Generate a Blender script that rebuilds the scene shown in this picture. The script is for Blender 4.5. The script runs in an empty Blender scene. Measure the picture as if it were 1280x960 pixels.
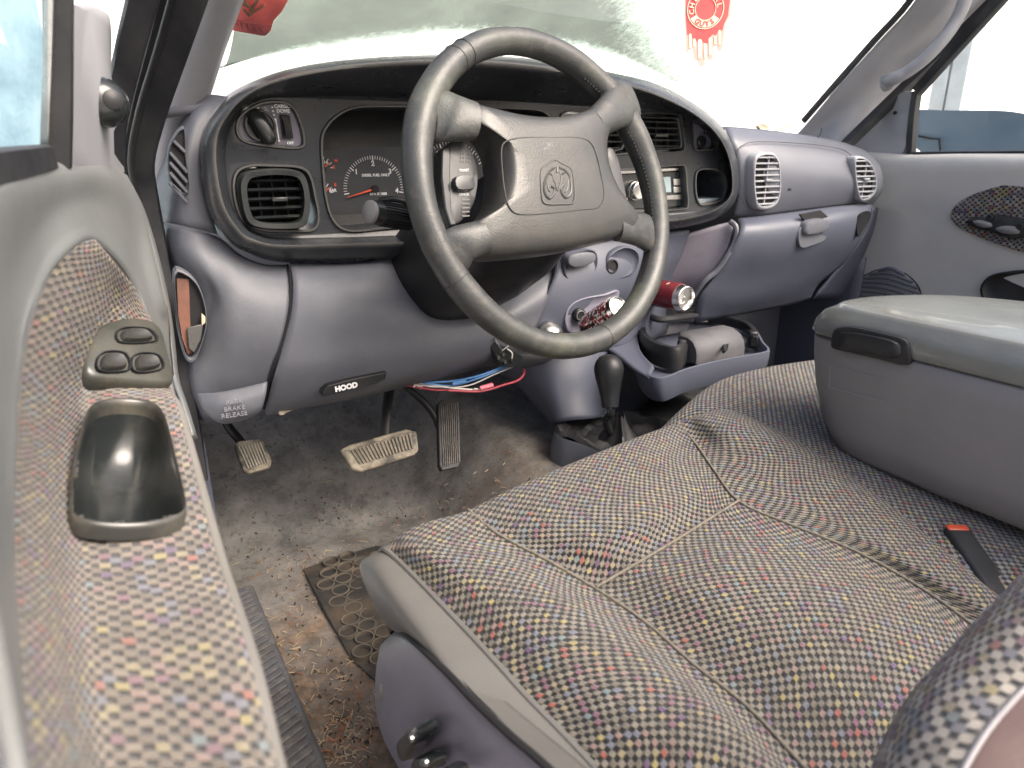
import bpy, bmesh, math, random
from mathutils import Vector, Matrix
from mathutils.geometry import tessellate_polygon
random.seed(7)
S = bpy.context.scene
COL = S.collection
R = math.radians
# ------------------------------------------------------------------ survey camera
FP = 860.0
CAM = Vector((-.82, 0, 0))
PITCH = math.atan(290/FP); YAW = R(31)
FH = Vector((math.sin(YAW), math.cos(YAW), 0)); RT = Vector((math.cos(YAW), -math.sin(YAW), 0)); ZZ = Vector((0, 0, 1))
FWD = FH*math.cos(PITCH) - ZZ*math.sin(PITCH); UP = FH*math.sin(PITCH) + ZZ*math.cos(PITCH)
def ray(px, py): return FWD + RT*((px-640)/FP) + UP*((480-py)/FP)
def Y(px, py, y): d = ray(px, py); return CAM + d*(y/d.y)
def X(px, py, x): d = ray(px, py); return CAM + d*((x-CAM.x)/d.x)
def Z(px, py, z): d = ray(px, py); return CAM + d*(z/d.z)
def D(px, py, t): return CAM + ray(px, py)*t
def PL(px, py, p0, n): d = ray(px, py); return CAM + d*((p0-CAM).dot(n)/d.dot(n))
# ------------------------------------------------------------------ materials
def lin(c):
    return tuple(((v/255)/12.92 if v/255 <= .04045 else ((v/255+.055)/1.055)**2.4) for v in c)
def nt(name):
    m = bpy.data.materials.new(name); m.use_nodes = True
    t = m.node_tree; b = t.nodes['Principled BSDF']
    return m, t, b
def N(t, typ, **kw):
    n = t.nodes.new(typ)
    for k, v in kw.items():
        if k in n.inputs.keys(): n.inputs[k].default_value = v
        else: setattr(n, k, v)
    return n
def mixc(t, fac, a, b):
    n = t.nodes.new('ShaderNodeMix'); n.data_type = 'RGBA'
    for i, v in ((0, fac), (6, a), (7, b)):
        if hasattr(v, 'links') or hasattr(v, 'is_linked'): t.links.new(v, n.inputs[i])
        else: n.inputs[i].default_value = v if i == 0 else (*v, 1) if len(v) == 3 else v
    return n.outputs[2]
def ramp(t, src, stops, interp='LINEAR'):
    n = t.nodes.new('ShaderNodeValToRGB'); n.color_ramp.interpolation = interp
    e = n.color_ramp.elements
    while len(e) < len(stops): e.new(.5)
    for k, (p, c) in enumerate(stops):
        e[k].position = p; e[k].color = (c, c, c, 1) if not hasattr(c, '__len__') else (*c, 1)
    t.links.new(src, n.inputs[0]); return n.outputs[0]
def noise(t, scale, detail=4, rough=.55, vec=None, dist=0):
    n = N(t, 'ShaderNodeTexNoise', Scale=scale, Detail=detail, Roughness=rough, Distortion=dist)
    if vec is None:
        c = t.nodes.get('TC') or N(t, 'ShaderNodeTexCoord', name='TC'); vec = c.outputs['Object']
    t.links.new(vec, n.inputs['Vector']); return n.outputs['Fac']
def math_(t, op, a, b=None, c=None):
    n = t.nodes.new('ShaderNodeMath'); n.operation = op
    for i, v in enumerate((a, b, c)):
        if v is None: continue
        if isinstance(v, (int, float)): n.inputs[i].default_value = v
        else: t.links.new(v, n.inputs[i])
    return n.outputs[0]
def bump(t, b, h, strength=.3, dist=.001):
    n = N(t, 'ShaderNodeBump', Strength=strength, Distance=dist); t.links.new(h, n.inputs['Height']); t.links.new(n.outputs[0], b.inputs['Normal'])
def plastic(name, c, rough=.45, c2=None, vs=9, grain=900, gs=.25, spec=.5, metal=0, lo=.42, hi=.68, dust=0, rv=.12, coat=0, wear=None):
    m, t, b = nt(name)
    c2 = c2 or tuple(v*.82 for v in c)
    f = ramp(t, noise(t, vs, 6, .6), [(lo, 0), (hi, 1)])
    col = mixc(t, f, c, c2)
    if dust:
        sp = ramp(t, noise(t, 60, 8, .75), [(.5, 0), (.72, 1)])
        col = mixc(t, math_(t, 'MULTIPLY', sp, dust), col, (.36, .31, .25))
    if wear:
        g_ = N(t, 'ShaderNodeNewGeometry'); wf = ramp(t, math_(t, 'ADD', g_.outputs['Pointiness'], math_(t, 'MULTIPLY_ADD', noise(t, 35, 6, .7), .06, -.03)), [(.515, 0), (.56, 1)])
        col = mixc(t, math_(t, 'MULTIPLY', wf, .7), col, wear)
    t.links.new(col, b.inputs['Base Color'])
    r = math_(t, 'MULTIPLY_ADD', noise(t, vs*3, 5), rv*2, rough-rv); t.links.new(r, b.inputs['Roughness'])
    b.inputs['Metallic'].default_value = metal; b.inputs['Specular IOR Level'].default_value = spec
    b.inputs['Coat Weight'].default_value = coat
    if gs: bump(t, b, noise(t, grain, 2), gs, .0006)
    return m
M = {}
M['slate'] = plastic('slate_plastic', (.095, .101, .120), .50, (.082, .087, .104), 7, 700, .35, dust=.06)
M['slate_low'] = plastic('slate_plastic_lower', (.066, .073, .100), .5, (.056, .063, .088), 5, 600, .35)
M['pillar'] = plastic('pillar_plastic', (.265, .27, .29), .5, (.225, .23, .25), 4, 600, .3)
M['bezel'] = plastic('charcoal_bezel', (.028, .031, .036), .30, (.046, .045, .044), 14, 900, .3, spec=.38, lo=.56, hi=.78, wear=(.10, .098, .092))
M['black'] = plastic('black_plastic', (.011, .012, .014), .42, (.022, .022, .023), 14, 800, .15, spec=.32)
M['hole'] = plastic('dark_void', (.006, .006, .008), .8, gs=0)
M['gloss'] = plastic('gloss_black_plastic', (.016, .019, .020), .2, (.05, .05, .045), 20, 500, .05, lo=.5, hi=.8)
M['rubber'] = plastic('black_rubber', (.014, .015, .018), .5, (.030, .030, .032), 20, 300, .2, spec=.3)
M['doorp'] = plastic('door_plastic', (.155, .164, .165), .42, (.130, .137, .136), 5, 500, .45)
M['doorw'] = plastic('warm_door_plastic', (.17, .163, .148), .48, (.20, .19, .18), 4, 500, .35)
M['pdoor_shade_lift'] = plastic('passenger_door_shade_lift', (.46, .45, .43), .5, (.40, .395, .38), 4, 500, .3)  # same trim as the driver door, coloured lighter to offset its shade
M['seatp'] = plastic('seat_trim_plastic', (.20, .195, .205), .48, (.165, .16, .17), 6, 600, .3)
M['vinyl'] = plastic('seat_vinyl', (.105, .102, .095), .42, (.085, .08, .074), 7, 350, .35)
M['console'] = plastic('console_plastic', (.17, .165, .165), .5, (.14, .135, .135), 5, 700, .35)
M['lid'] = plastic('console_lid_vinyl', (.15, .158, .148), .22, (.11, .11, .098), 6, 260, .4, coat=.25)
M['leather'] = plastic('worn_leather', (.036, .038, .038), .42, (.070, .078, .060), 11, 420, .5, lo=.48, hi=.80, dust=.14, rv=.16)
M['pad'] = plastic('wheel_pad_vinyl', (.034, .035, .034), .34, (.050, .047, .042), 16, 500, .5)
M['padline'] = plastic('pad_groove', (.035, .034, .033), .6, gs=0)
M['emb'] = plastic('pad_emblem', (.045, .045, .043), .4, gs=0)
M['white'] = plastic('white_print', (.75, .75, .75), .6, gs=0, vs=3)
M['faint'] = plastic('faint_print', (.19, .19, .215), .6, gs=0, vs=3)
M['blue'] = plastic('blue_print', (.12, .40, .62), .6, gs=0, vs=3)
M['red'] = plastic('needle_orange', (.75, .10, .035), .5, gs=0, vs=3)
M['gauge'] = plastic('gauge_face', (.050, .052, .058), .5, gs=0, spec=.3)
M['metal'] = plastic('scuffed_metal', (.52, .52, .50), .3, (.35, .34, .32), 30, 400, .1, metal=1)
M['alu'] = plastic('can_aluminium', (.80, .79, .76), .22, (.6, .6, .58), 40, 400, .05, metal=1)
M['canred'] = plastic('can_red', (.13, .008, .014), .25, (.12, .008, .012), 20, 400, 0, coat=.4)
M['rust'] = plastic('rusty_steel', (.17, .075, .05), .8, (.10, .05, .04), 40, 300, .4)
M['pedal'] = plastic('dusty_pedal_rubber', (.08, .075, .065), .75, (.33, .29, .22), 45, 300, .4, lo=.38, hi=.6)
M['wred'] = plastic('red_wire', (.36, .04, .06), .4, gs=0)
M['wpink'] = plastic('pink_connector', (.8, .22, .28), .4, gs=0)
M['wblue'] = plastic('blue_wire', (.10, .26, .55), .4, gs=0)
M['wwhite'] = plastic('white_wire', (.65, .62, .58), .4, gs=0)
M['tan'] = plastic('tan_connector', (.45, .40, .30), .5, gs=0)
M['buckle'] = plastic('buckle_red', (.42, .06, .025), .4, gs=0)
M['cream'] = plastic('cream_print', (.85, .70, .52), .6, gs=0)
M['fred'] = plastic('freshener_red', (.72, .09, .09), .6, (.62, .07, .07), 30, 300, .1)
M['paint'] = plastic('white_paint', (.72, .70, .78), .3, (.68, .66, .74), 3, 300, 0)
M['pedalbrown'] = plastic('brown_leather_trim', (.085, .05, .045), .5, (.06, .035, .03), 9, 300, .3)
def print_mat(name, c):
    return plastic(name, c, .5, gs=0)
def glass(name, tint=(1, 1, 1), gloss=.06, film=0):
    m, t, b = nt(name); t.nodes.remove(b)
    out = t.nodes['Material Output']
    tr = N(t, 'ShaderNodeBsdfTransparent'); tr.inputs[0].default_value = (*tint, 1)
    gl = N(t, 'ShaderNodeBsdfGlossy', Roughness=.03)
    fr = N(t, 'ShaderNodeFresnel', IOR=1.45)
    mx = N(t, 'ShaderNodeMixShader')
    t.links.new(math_(t, 'MULTIPLY', fr.outputs[0], .25), mx.inputs[0]); t.links.new(tr.outputs[0], mx.inputs[1]); t.links.new(gl.outputs[0], mx.inputs[2])
    last = mx.outputs[0]
    if film:
        df = N(t, 'ShaderNodeBsdfTranslucent'); df.inputs[0].default_value = (.75, .78, .78, 1)
        m2 = N(t, 'ShaderNodeMixShader')
        f = ramp(t, noise(t, 55, 10, .8), [(.45, 0), (.8, film)])
        t.links.new(f, m2.inputs[0]); t.links.new(last, m2.inputs[1]); t.links.new(df.outputs[0], m2.inputs[2]); last = m2.outputs[0]
    t.links.new(last, out.inputs[0]); return m
M['glass'] = glass('window_glass', (.93, .97, .96), film=.03)
M['sideglass'] = glass('driver_window_glass', (.80, .92, .95), film=.2)
M['lens'] = glass('clear_lens', (.95, .95, .95))
def fabric(name, s=.0098, grime=.40, base=(.150, .136, .108), dark=.005, bs=1.0, pale=0.0, dot=.50):
    m, t, b = nt(name)
    uv = N(t, 'ShaderNodeUVMap'); sx = N(t, 'ShaderNodeSeparateXYZ')
    wob = noise(t, 22, 2)
    t.links.new(uv.outputs[0], sx.inputs[0])
    w = math_(t, 'MULTIPLY_ADD', wob, s*.5, -s*.25)
    u = math_(t, 'ADD', sx.outputs[0], w); v = math_(t, 'ADD', sx.outputs[1], w)
    a = math_(t, 'DIVIDE', math_(t, 'ADD', u, math_(t, 'MULTIPLY', v, 1.15)), s); c = math_(t, 'DIVIDE', math_(t, 'SUBTRACT', u, math_(t, 'MULTIPLY', v, 1.15)), s)
    fa = math_(t, 'SUBTRACT', math_(t, 'FRACT', a), .5); fc = math_(t, 'SUBTRACT', math_(t, 'FRACT', c), .5)
    d = math_(t, 'ADD', math_(t, 'ABSOLUTE', fa), math_(t, 'ABSOLUTE', fc))
    # yarn irregularity
    d = math_(t, 'ADD', d, math_(t, 'MULTIPLY_ADD', noise(t, 420, 4, .7), .42, -.21))
    dotm = ramp(t, d, [(dot-.13, 1), (dot+.10, 0)])
    cb = N(t, 'ShaderNodeCombineXYZ'); t.links.new(math_(t, 'FLOOR', math_(t, 'ADD', math_(t, 'MULTIPLY', a, 1), .5)), cb.inputs[0]); t.links.new(math_(t, 'FLOOR', math_(t, 'ADD', math_(t, 'MULTIPLY', c, 1), .5)), cb.inputs[1])
    wn = N(t, 'ShaderNodeTexWhiteNoise', noise_dimensions='3D'); t.links.new(cb.outputs[0], wn.inputs['Vector'])
    g = base
    yarn = ramp(t, wn.outputs['Value'], [(0, g), (.26, tuple(x*.75 for x in g)), (.44, tuple(x*1.22 for x in g)), (.62, (.235, .20, .115)), (.69, (.20, .135, .12)), (.77, (.12, .13, .165)),
        (.84, (.155, .075, .105)), (.90, (.235, .075, .055)), (.925, (.12, .165, .175)), (.95, (.26, .22, .09)), (.98, (.09, .055, .12))], 'CONSTANT')
    gr = ramp(t, noise(t, 7, 5, .6), [(.4, 0), (.7, 1)])
    yarn = mixc(t, math_(t, 'MULTIPLY', gr, grime), yarn, (.17, .135, .085))
    if pale: yarn = mixc(t, pale, yarn, (.34, .30, .27))
    col = mixc(t, dotm, yarn, (dark, dark, dark*1.1))
    t.links.new(col, b.inputs['Base Color']); b.inputs['Roughness'].default_value = .9
    b.inputs['Sheen Weight'].default_value = .25; b.inputs['Specular IOR Level'].default_value = .15
    h = math_(t, 'SUBTRACT', math_(t, 'MULTIPLY', noise(t, 1400, 3), .5), dotm)
    bump(t, b, h, 1.0*bs, .003)
    return m
M['fabric'] = fabric('tweed_seat_fabric')
M['fabdoor'] = fabric('tweed_door_fabric', s=.0108, grime=.25, base=(.140, .116, .090), dark=.025, pale=.12, dot=.40)
M['fabback'] = fabric('tweed_backrest_fabric', s=.0125, grime=.05, base=(.36, .33, .28), dark=.02, pale=.2, dot=.38)
def floor_mat():
    m, t, b = nt('dirty_vinyl_floor')
    c = ramp(t, noise(t, 16, 8, .7), [(.33, (.085, .083, .080)), (.55, (.18, .175, .165)), (.75, (.27, .26, .24))])
    sp = ramp(t, noise(t, 110, 6, .7), [(.33, 1), (.44, 0)])
    c = mixc(t, math_(t, 'MULTIPLY', sp, .75), c, (.035, .03, .025))
    geo = N(t, 'ShaderNodeNewGeometry'); sx = N(t, 'ShaderNodeSeparateXYZ'); t.links.new(geo.outputs['Position'], sx.inputs[0])
    # tracked-in dirt lies on the rear part of the footwell by the sill
    my = N(t, 'ShaderNodeMapRange'); t.links.new(sx.outputs[1], my.inputs[0]); my.inputs[1].default_value = 1.10; my.inputs[2].default_value = .80
    dirt = math_(t, 'MULTIPLY', my.outputs[0], ramp(t, noise(t, 9, 9, .72), [(.34, .15), (.6, 1)]))
    brown = ramp(t, noise(t, 30, 8, .75), [(.3, (.028, .020, .012)), (.48, (.095, .062, .036)), (.66, (.24, .15, .085)), (.8, (.36, .26, .16))])
    c = mixc(t, dirt, c, brown)
    t.links.new(c, b.inputs['Base Color']); b.inputs['Roughness'].default_value = .8
    bump(t, b, noise(t, 160, 8, .75), .6, .003); return m
M['floor'] = floor_mat()
def frost():
    m, t, b = nt('dusty_frost_film'); t.nodes.remove(b); out = t.nodes['Material Output']
    uv = N(t, 'ShaderNodeUVMap'); sx = N(t, 'ShaderNodeSeparateXYZ'); t.links.new(uv.outputs[0], sx.inputs[0])
    n1 = noise(t, 14, 8, .7); n2 = noise(t, 85, 10, .85)
    e = math_(t, 'MULTIPLY', sx.outputs[1], math_(t, 'MULTIPLY', math_(t, 'SUBTRACT', 1.0, sx.outputs[0]), 3.2))
    e = math_(t, 'MINIMUM', sx.outputs[1], math_(t, 'MULTIPLY', math_(t, 'SUBTRACT', 1.0, sx.outputs[0]), 1.4))
    e = math_(t, 'ADD', e, math_(t, 'MULTIPLY_ADD', n1, .16, -.08)); e = math_(t, 'ADD', e, math_(t, 'MULTIPLY_ADD', n2, .34, -.17))
    body = ramp(t, e, [(.05, 0), (.16, 1)])
    edge = ramp(t, math_(t, 'ADD', e, math_(t, 'MULTIPLY_ADD', n2, .5, -.25)), [(.10, 1), (.34, 0)])
    bodyc = ramp(t, noise(t, 5, 6, .6), [(.35, (.15, .175, .165)), (.7, (.25, .285, .265))])
    tint = mixc(t, edge, bodyc, (.50, .60, .57))
    tr = N(t, 'ShaderNodeBsdfTransparent'); t.links.new(mixc(t, body, (1, 1, 1), tint), tr.inputs[0])
    t.links.new(tr.outputs[0], out.inputs[0]); return m
M['frost'] = frost()
# ------------------------------------------------------------------ mesh helpers
def link(me, name, mat, parent=None, smooth=True, ang=40, solid=0, bev=0, off=-1, sub=0, bseg=2):
    me.name = name
    o = bpy.data.objects.new(name, me); COL.objects.link(o)
    if mat is not None: me.materials.append(mat if not isinstance(mat, str) else M[mat])
    bm = bmesh.new(); bm.from_mesh(me)
    bmesh.ops.remove_doubles(bm, verts=bm.verts, dist=1e-6)
    if not solid or True: bmesh.ops.recalc_face_normals(bm, faces=bm.faces)
    bm.to_mesh(me); bm.free()
    if smooth:
        for p in me.polygons: p.use_smooth = True
        me.set_sharp_from_angle(angle=R(ang))
    if solid:
        s = o.modifiers.new('s', 'SOLIDIFY'); s.thickness = solid; s.offset = off
    if bev:
        b = o.modifiers.new('b', 'BEVEL'); b.width = bev; b.segments = bseg; b.limit_method = 'ANGLE'; b.angle_limit = R(35)
    if sub:
        q = o.modifiers.new('u', 'SUBSURF'); q.levels = sub; q.render_levels = sub
    if parent is not None:
        o.parent = parent; o.matrix_parent_inverse = Matrix.Translation(-parent_world(parent))
    return o
def parent_world(p):
    v = Vector(p.location)
    if p.parent is not None: v = Vector((0, 0, 0)) if p.type == 'MESH' else v
    return v
def thing(name, label, cat, loc=(0, 0, 0), group=None):
    o = bpy.data.objects.new(name, None); COL.objects.link(o); o.location = loc; o.empty_display_size = .02
    o['label'] = label; o['category'] = cat
    if group: o['group'] = group
    return o
def proj(P):
    q = P-CAM; d = q.dot(FWD); return Vector((640+FP*q.dot(RT)/d, 480-FP*q.dot(UP)/d))
def cut(me, poly):
    bm = bmesh.new(); bm.from_mesh(me); dl = []
    for f in bm.faces:
        c = proj(f.calc_center_median())
        if pip(c, poly): dl.append(f)
    bmesh.ops.delete(bm, geom=dl, context='FACES'); bm.to_mesh(me); bm.free(); return me
def pip(p, poly):
    c = False; j = len(poly)-1
    for i in range(len(poly)):
        if (poly[i][1] > p[1]) != (poly[j][1] > p[1]) and p[0] < (poly[j][0]-poly[i][0])*(p[1]-poly[i][1])/(poly[j][1]-poly[i][1])+poly[i][0]: c = not c
        j = i
    return c
def tag(o, label, cat, group=None, kind=None):
    if label: o['label'] = label
    if cat: o['category'] = cat
    if group: o['group'] = group
    if kind: o['kind'] = kind
    return o
def crv(pts, n, closed=False):
    """Catmull-Rom through 3-D points, n steps per span"""
    P = [Vector(p) for p in pts]; L = len(P); out = []
    spans = L if closed else L-1
    for i in range(spans):
        p1, p2 = P[i], P[(i+1) % L]
        p0 = P[(i-1) % L] if closed or i > 0 else p1*2-p2
        p3 = P[(i+2) % L] if closed or i+2 < L else p2*2-p1
        for k in range(n):
            s = k/n
            out.append(.5*((2*p1)+(p2-p0)*s+(2*p0-5*p1+4*p2-p3)*s*s+(3*p1-p0-3*p2+p3)*s**3))
    if not closed: out.append(P[-1].copy())
    return out
def arc_uv(G):
    nr, nc = len(G), len(G[0]); m = nc//2; Uu = [[0]*nc for _ in range(nr)]; Vv = [[0]*nc for _ in range(nr)]
    for i in range(nr):
        for j in range(m+1, nc): Uu[i][j] = Uu[i][j-1]+(G[i][j]-G[i][j-1]).length
        for j in range(m-1, -1, -1): Uu[i][j] = Uu[i][j+1]-(G[i][j]-G[i][j+1]).length
    for j in range(nc):
        for i in range(1, nr): Vv[i][j] = Vv[i-1][j]+(G[i][j]-G[i-1][j]).length
    return Uu, Vv
def grid_mesh(G, uvs=None, cu=False, cv=False, caps=False):
    nr, nc = len(G), len(G[0])
    V = [tuple(p) for r in G for p in r]; Fc = []; U = []
    if uvs == 'arc':
        Uu, Vv = arc_uv(G); f = lambda i, j: (Uu[i][j], Vv[i][j])
    elif uvs is None:
        ul = [0]; vl = [0]
        for j in range(1, nc+1):
            ul.append(ul[-1]+sum((G[i][j % nc]-G[i][j-1]).length for i in range(nr))/nr)
        for i in range(1, nr+1):
            vl.append(vl[-1]+sum((G[i % nr][j]-G[i-1][j]).length for j in range(nc))/nc)
        f = lambda i, j: (ul[j], vl[i])
    else: f = lambda i, j: uvs(G[i % nr][j % nc], i/(nr-1), j/(nc-1))
    for i in range(nr if cv else nr-1):
        for j in range(nc if cu else nc-1):
            a, b, c, d = i*nc+j, i*nc+(j+1) % nc, ((i+1) % nr)*nc+(j+1) % nc, ((i+1) % nr)*nc+j
            Fc.append((a, b, c, d)); U += [f(i, j), f(i, j+1), f(i+1, j+1), f(i+1, j)]
    if caps:
        Fc.append(tuple(range(nc))[::-1]); U += [(0, 0)]*nc
        Fc.append(tuple((nr-1)*nc+j for j in range(nc))); U += [(0, 0)]*nc
    me = bpy.data.meshes.new('m'); me.from_pydata(V, [], Fc)
    l = me.uv_layers.new(name='UVMap')
    for k, u in enumerate(U): l.data[k].uv = u
    return me
def surf(rows, nu=6, nv=6, closed=False, uvs=None, caps=False):
    A = [crv(r, nu, closed) for r in rows]
    C = list(zip(*A)); B = [crv(c, nv) for c in C]
    G = [list(r) for r in zip(*B)]
    return grid_mesh(G, uvs, cu=closed, caps=caps)
def loft(rows, closed=True, caps=True, uvs=None): return grid_mesh([[Vector(p) for p in r] for r in rows], uvs, cu=closed, caps=caps)
def frames(path):
    T = []
    for i in range(len(path)):
        a = path[max(i-1, 0)]; b = path[min(i+1, len(path)-1)]; T.append((b-a).normalized())
    ref = Vector((0, 0, 1)) if abs(T[0].z) < .9 else Vector((1, 0, 0))
    n = (ref - T[0]*ref.dot(T[0])).normalized(); Fr = []
    for tt in T:
        n = (n - tt*n.dot(tt)).normalized(); Fr.append((n, tt.cross(n)))
    return Fr
def tube_mesh(path, r, seg=10, flat=1, up=None, rnd=True):
    path = [Vector(p) for p in path]; Fr = frames(path); rows = []
    n = len(path)
    for i, p in enumerate(path):
        rr = r(i/(n-1)) if callable(r) else r
        a, b = Fr[i]
        if up is not None:
            T = (path[min(i+1, n-1)]-path[max(i-1, 0)]).normalized(); b = T.cross(up).normalized(); a = b.cross(T).normalized()
        rows.append([p+(a*math.cos(q)*flat+b*math.sin(q))*rr for q in [2*math.pi*k/seg for k in range(seg)]])
    return loft(rows)
def tube(name, path, r, mat, parent=None, seg=10, smooth=4, flat=1, up=None, **kw):
    if smooth: path = crv(path, smooth)
    return link(tube_mesh(path, r, seg, flat, up), name, mat, parent, **kw)
def join(meshes):
    bm = bmesh.new()
    for me in meshes:
        bm.from_mesh(me)
    o = bpy.data.meshes.new('m'); bm.to_mesh(o); bm.free(); return o
def box_mesh(c, s, ax=None):
    c = Vector(c); ax = ax or (Vector((1, 0, 0)), Vector((0, 1, 0)), Vector((0, 0, 1)))
    V = []
    for i in (-1, 1):
        for j in (-1, 1):
            for k in (-1, 1): V.append(tuple(c+ax[0]*i*s[0]/2+ax[1]*j*s[1]/2+ax[2]*k*s[2]/2))
    me = bpy.data.meshes.new('m'); me.from_pydata(V, [], [(0, 1, 3, 2), (4, 6, 7, 5), (0, 4, 5, 1), (2, 3, 7, 6), (0, 2, 6, 4), (1, 5, 7, 3)]); return me
def fill(loops):
    V = [tuple(p) for l in loops for p in l]
    tr = tessellate_polygon([[Vector(p) for p in l] for l in loops])
    me = bpy.data.meshes.new('m'); me.from_pydata(V, [], [tuple(t) for t in tr]); return me
def prism(pts, vec, bevel_in=0):
    """closed outline extruded along vec"""
    pts = [Vector(p) for p in pts]; vec = Vector(vec); n = len(pts)
    V = [tuple(p) for p in pts]+[tuple(p+vec) for p in pts]
    tr = tessellate_polygon([pts])
    Fc = [tuple(t) for t in tr]+[tuple(i+n for i in t)[::-1] for t in tr]+[(i, (i+1) % n, n+(i+1) % n, n+i) for i in range(n)]
    me = bpy.data.meshes.new('m'); me.from_pydata(V, [], Fc); return me
def cpts(px, f, n=5):
    """closed smooth contour from pixel list through mapping f"""
    return crv([f(*p) for p in px], n, True)
def pillow(out, nrm, prof, cap=True):
    """domed shape: outline scaled about its centroid along a profile of (scale, height)"""
    c = sum(out, Vector())/len(out); rows = []
    for s, h in prof: rows.append([c+(p-c)*s+nrm*h for p in out])
    return loft(rows, True, cap)
def disc(c, n, r, h=0, seg=32, prof=None):
    n = n.normalized(); a = n.orthogonal().normalized(); b = n.cross(a)
    ring = [a*math.cos(2*math.pi*k/seg)+b*math.sin(2*math.pi*k/seg) for k in range(seg)]
    prof = prof or [(r, 0), (r, h)]
    return loft([[c+q*rr+n*hh for q in ring] for rr, hh in prof])
def text(s, size, pos, xd, yd, mat, parent, name='lettering', ext=.0003, align='CENTER', bold=0):
    cu = bpy.data.curves.new('t', 'FONT'); cu.body = s; cu.size = size; cu.extrude = ext/size*size; cu.align_x = align; cu.align_y = 'CENTER'; cu.offset = bold
    cu.resolution_u = 3
    o = bpy.data.objects.new('t', cu); COL.objects.link(o)
    dg = bpy.context.evaluated_depsgraph_get(); me = bpy.data.meshes.new_from_object(o.evaluated_get(dg))
    bpy.data.objects.remove(o)
    xd = xd.normalized(); zd = xd.cross(yd).normalized(); yd2 = zd.cross(xd)
    mt = Matrix((xd, yd2, zd)).transposed().to_4x4(); mt.translation = pos
    me.transform(mt); me.materials.clear()
    return link(me, name, mat, parent, smooth=False)
XA, YA, ZA = Vector((1, 0, 0)), Vector((0, 1, 0)), Vector((0, 0, 1))
# ================================================================== DASHBOARD
YB = .95
dash = thing('dashboard', 'slate grey dashboard with charcoal gauge surround, behind the steering wheel', 'dashboard', (0, .98, -.1))
O_ = [(285,302),(262,270),(252,225),(250,185),(260,155),(285,122),(320,100),(370,84),(440,74),(530,69),(620,70),(700,78),(760,90),(820,105),(870,132),(902,160),(917,190),(922,220),(919,248),(900,270),(860,283),(800,292),(720,305),(620,318),(500,326),(400,330),(340,326),(305,314)]
M_ = [(300,292),(280,262),(270,222),(268,182),(276,155),(299,126),(330,107),(378,92),(442,82),(530,76),(620,78),(700,87),(758,99),(815,115),(865,140),(895,166),(910,192),(916,221),(913,246),(893,263),(857,274),(798,280),(718,290),(620,300),(500,305),(400,308),(345,308),(318,302)]
I_ = [(308,280),(290,256),(284,220),(283,186),(290,158),(308,134),(335,123),(372,122),(440,122),(530,126),(620,128),(700,132),(755,134),(805,136),(850,141),(881,158),(904,188),(912,219),(909,243),(889,259),(856,267),(798,272),(718,280),(620,288),(500,294),(400,297),(345,297),(322,291)]
YM = [.915,.915,.915,.915,.91,.895,.875,.855,.85,.85,.85,.85,.85,.855,.87,.89,.91,.915,.92,.92,.92,.92,.92,.915,.91,.91,.91,.91]
n = len(O_)
Lo = [Y(*O_[i], .985) for i in range(n)]
Lm0 = [Y((O_[i][0]*.8+M_[i][0]*.2), (O_[i][1]*.8+M_[i][1]*.2), (.97*.35+YM[i]*.65)) for i in range(n)]
Lm = [Y(*M_[i], YM[i]) for i in range(n)]
Lm2 = [Y(M_[i][0]*.65+I_[i][0]*.35, M_[i][1]*.65+I_[i][1]*.35, YM[i]*.75+YB*.25) for i in range(n)]
Li0 = [Y(M_[i][0]*.12+I_[i][0]*.88, M_[i][1]*.12+I_[i][1]*.88, YB*.92+YM[i]*.08) for i in range(n)]
Li = [Y(*I_[i], YB) for i in range(n)]
Lb = [p+Vector((0, .05, 0)) for p in Lo]
rows = [crv(r, 4, True) for r in (Lb, Lo, Lm0, Lm, Lm2, Li0, Li)]
G2 = [list(c) for c in zip(*[crv(list(c), 4) for c in zip(*rows)])]
frame_me = grid_mesh(G2, cu=True)
H = {
 'lamp': [(293,160),(300,142),(325,127),(350,125),(366,131),(376,148),(382,172),(378,186),(345,186),(312,181),(298,174)],
 'vent': [(289,235),(293,214),(310,205),(340,204),(375,207),(389,218),(396,245),(400,272),(394,288),(370,291),(330,290),(305,280),(294,262)],
 'gauge': [(399,185),(402,163),(418,144),(442,133),(480,131),(540,131),(600,133),(650,135),(682,140),(692,160),(693,200),(690,240),(680,262),(640,272),(560,280),(480,287),(435,290),(415,278),(405,250),(401,215)],
 'cvent': [(700,142),(740,140),(800,140),(845,142),(852,150),(855,172),(856,186),(848,190),(800,193),(740,196),(706,198),(701,180)],
 'sw': [(865,150),(880,153),(892,164),(898,178),(894,187),(880,189),(867,188),(864,170)],
 'radio': [(704,216),(750,212),(810,208),(850,206),(857,210),(859,235),(860,256),(852,262),(800,266),(740,271),(706,272),(702,245)],
 'pocket': [(871,212),(888,209),(901,213),(907,222),(908,238),(902,251),(888,256),(874,257),(868,245),(867,225)],
}
HL = {k: cpts(v, lambda a, b: Y(a, b, YB), 4) for k, v in H.items()}
face_me = fill([crv(Li, 4, True)]+list(HL.values()))
def hole_wall(L, back, shrink=.985, flare=None):
    c = sum(L, Vector())/len(L)
    r = [L, [p+Vector((0, -.0035, 0)) + (c-p).normalized()*.0015 for p in L], [p+Vector((0, -.0035, 0))+(c-p).normalized()*.004 for p in L],
         [p+(c-p).normalized()*.006 + Vector((0, .004, 0)) for p in L]]
    if back: r.append([c+(p-c)*shrink+Vector((0, back, 0)) + (c-p).normalized()*.006 for p in L])
    return grid_mesh(r, cu=True)
parts = [frame_me, face_me]
for k, b in (('lamp', 0), ('vent', .05), ('gauge', .075), ('cvent', .03), ('sw', .012), ('radio', .02), ('pocket', .07)):
    parts.append(hole_wall(HL[k], b))
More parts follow.
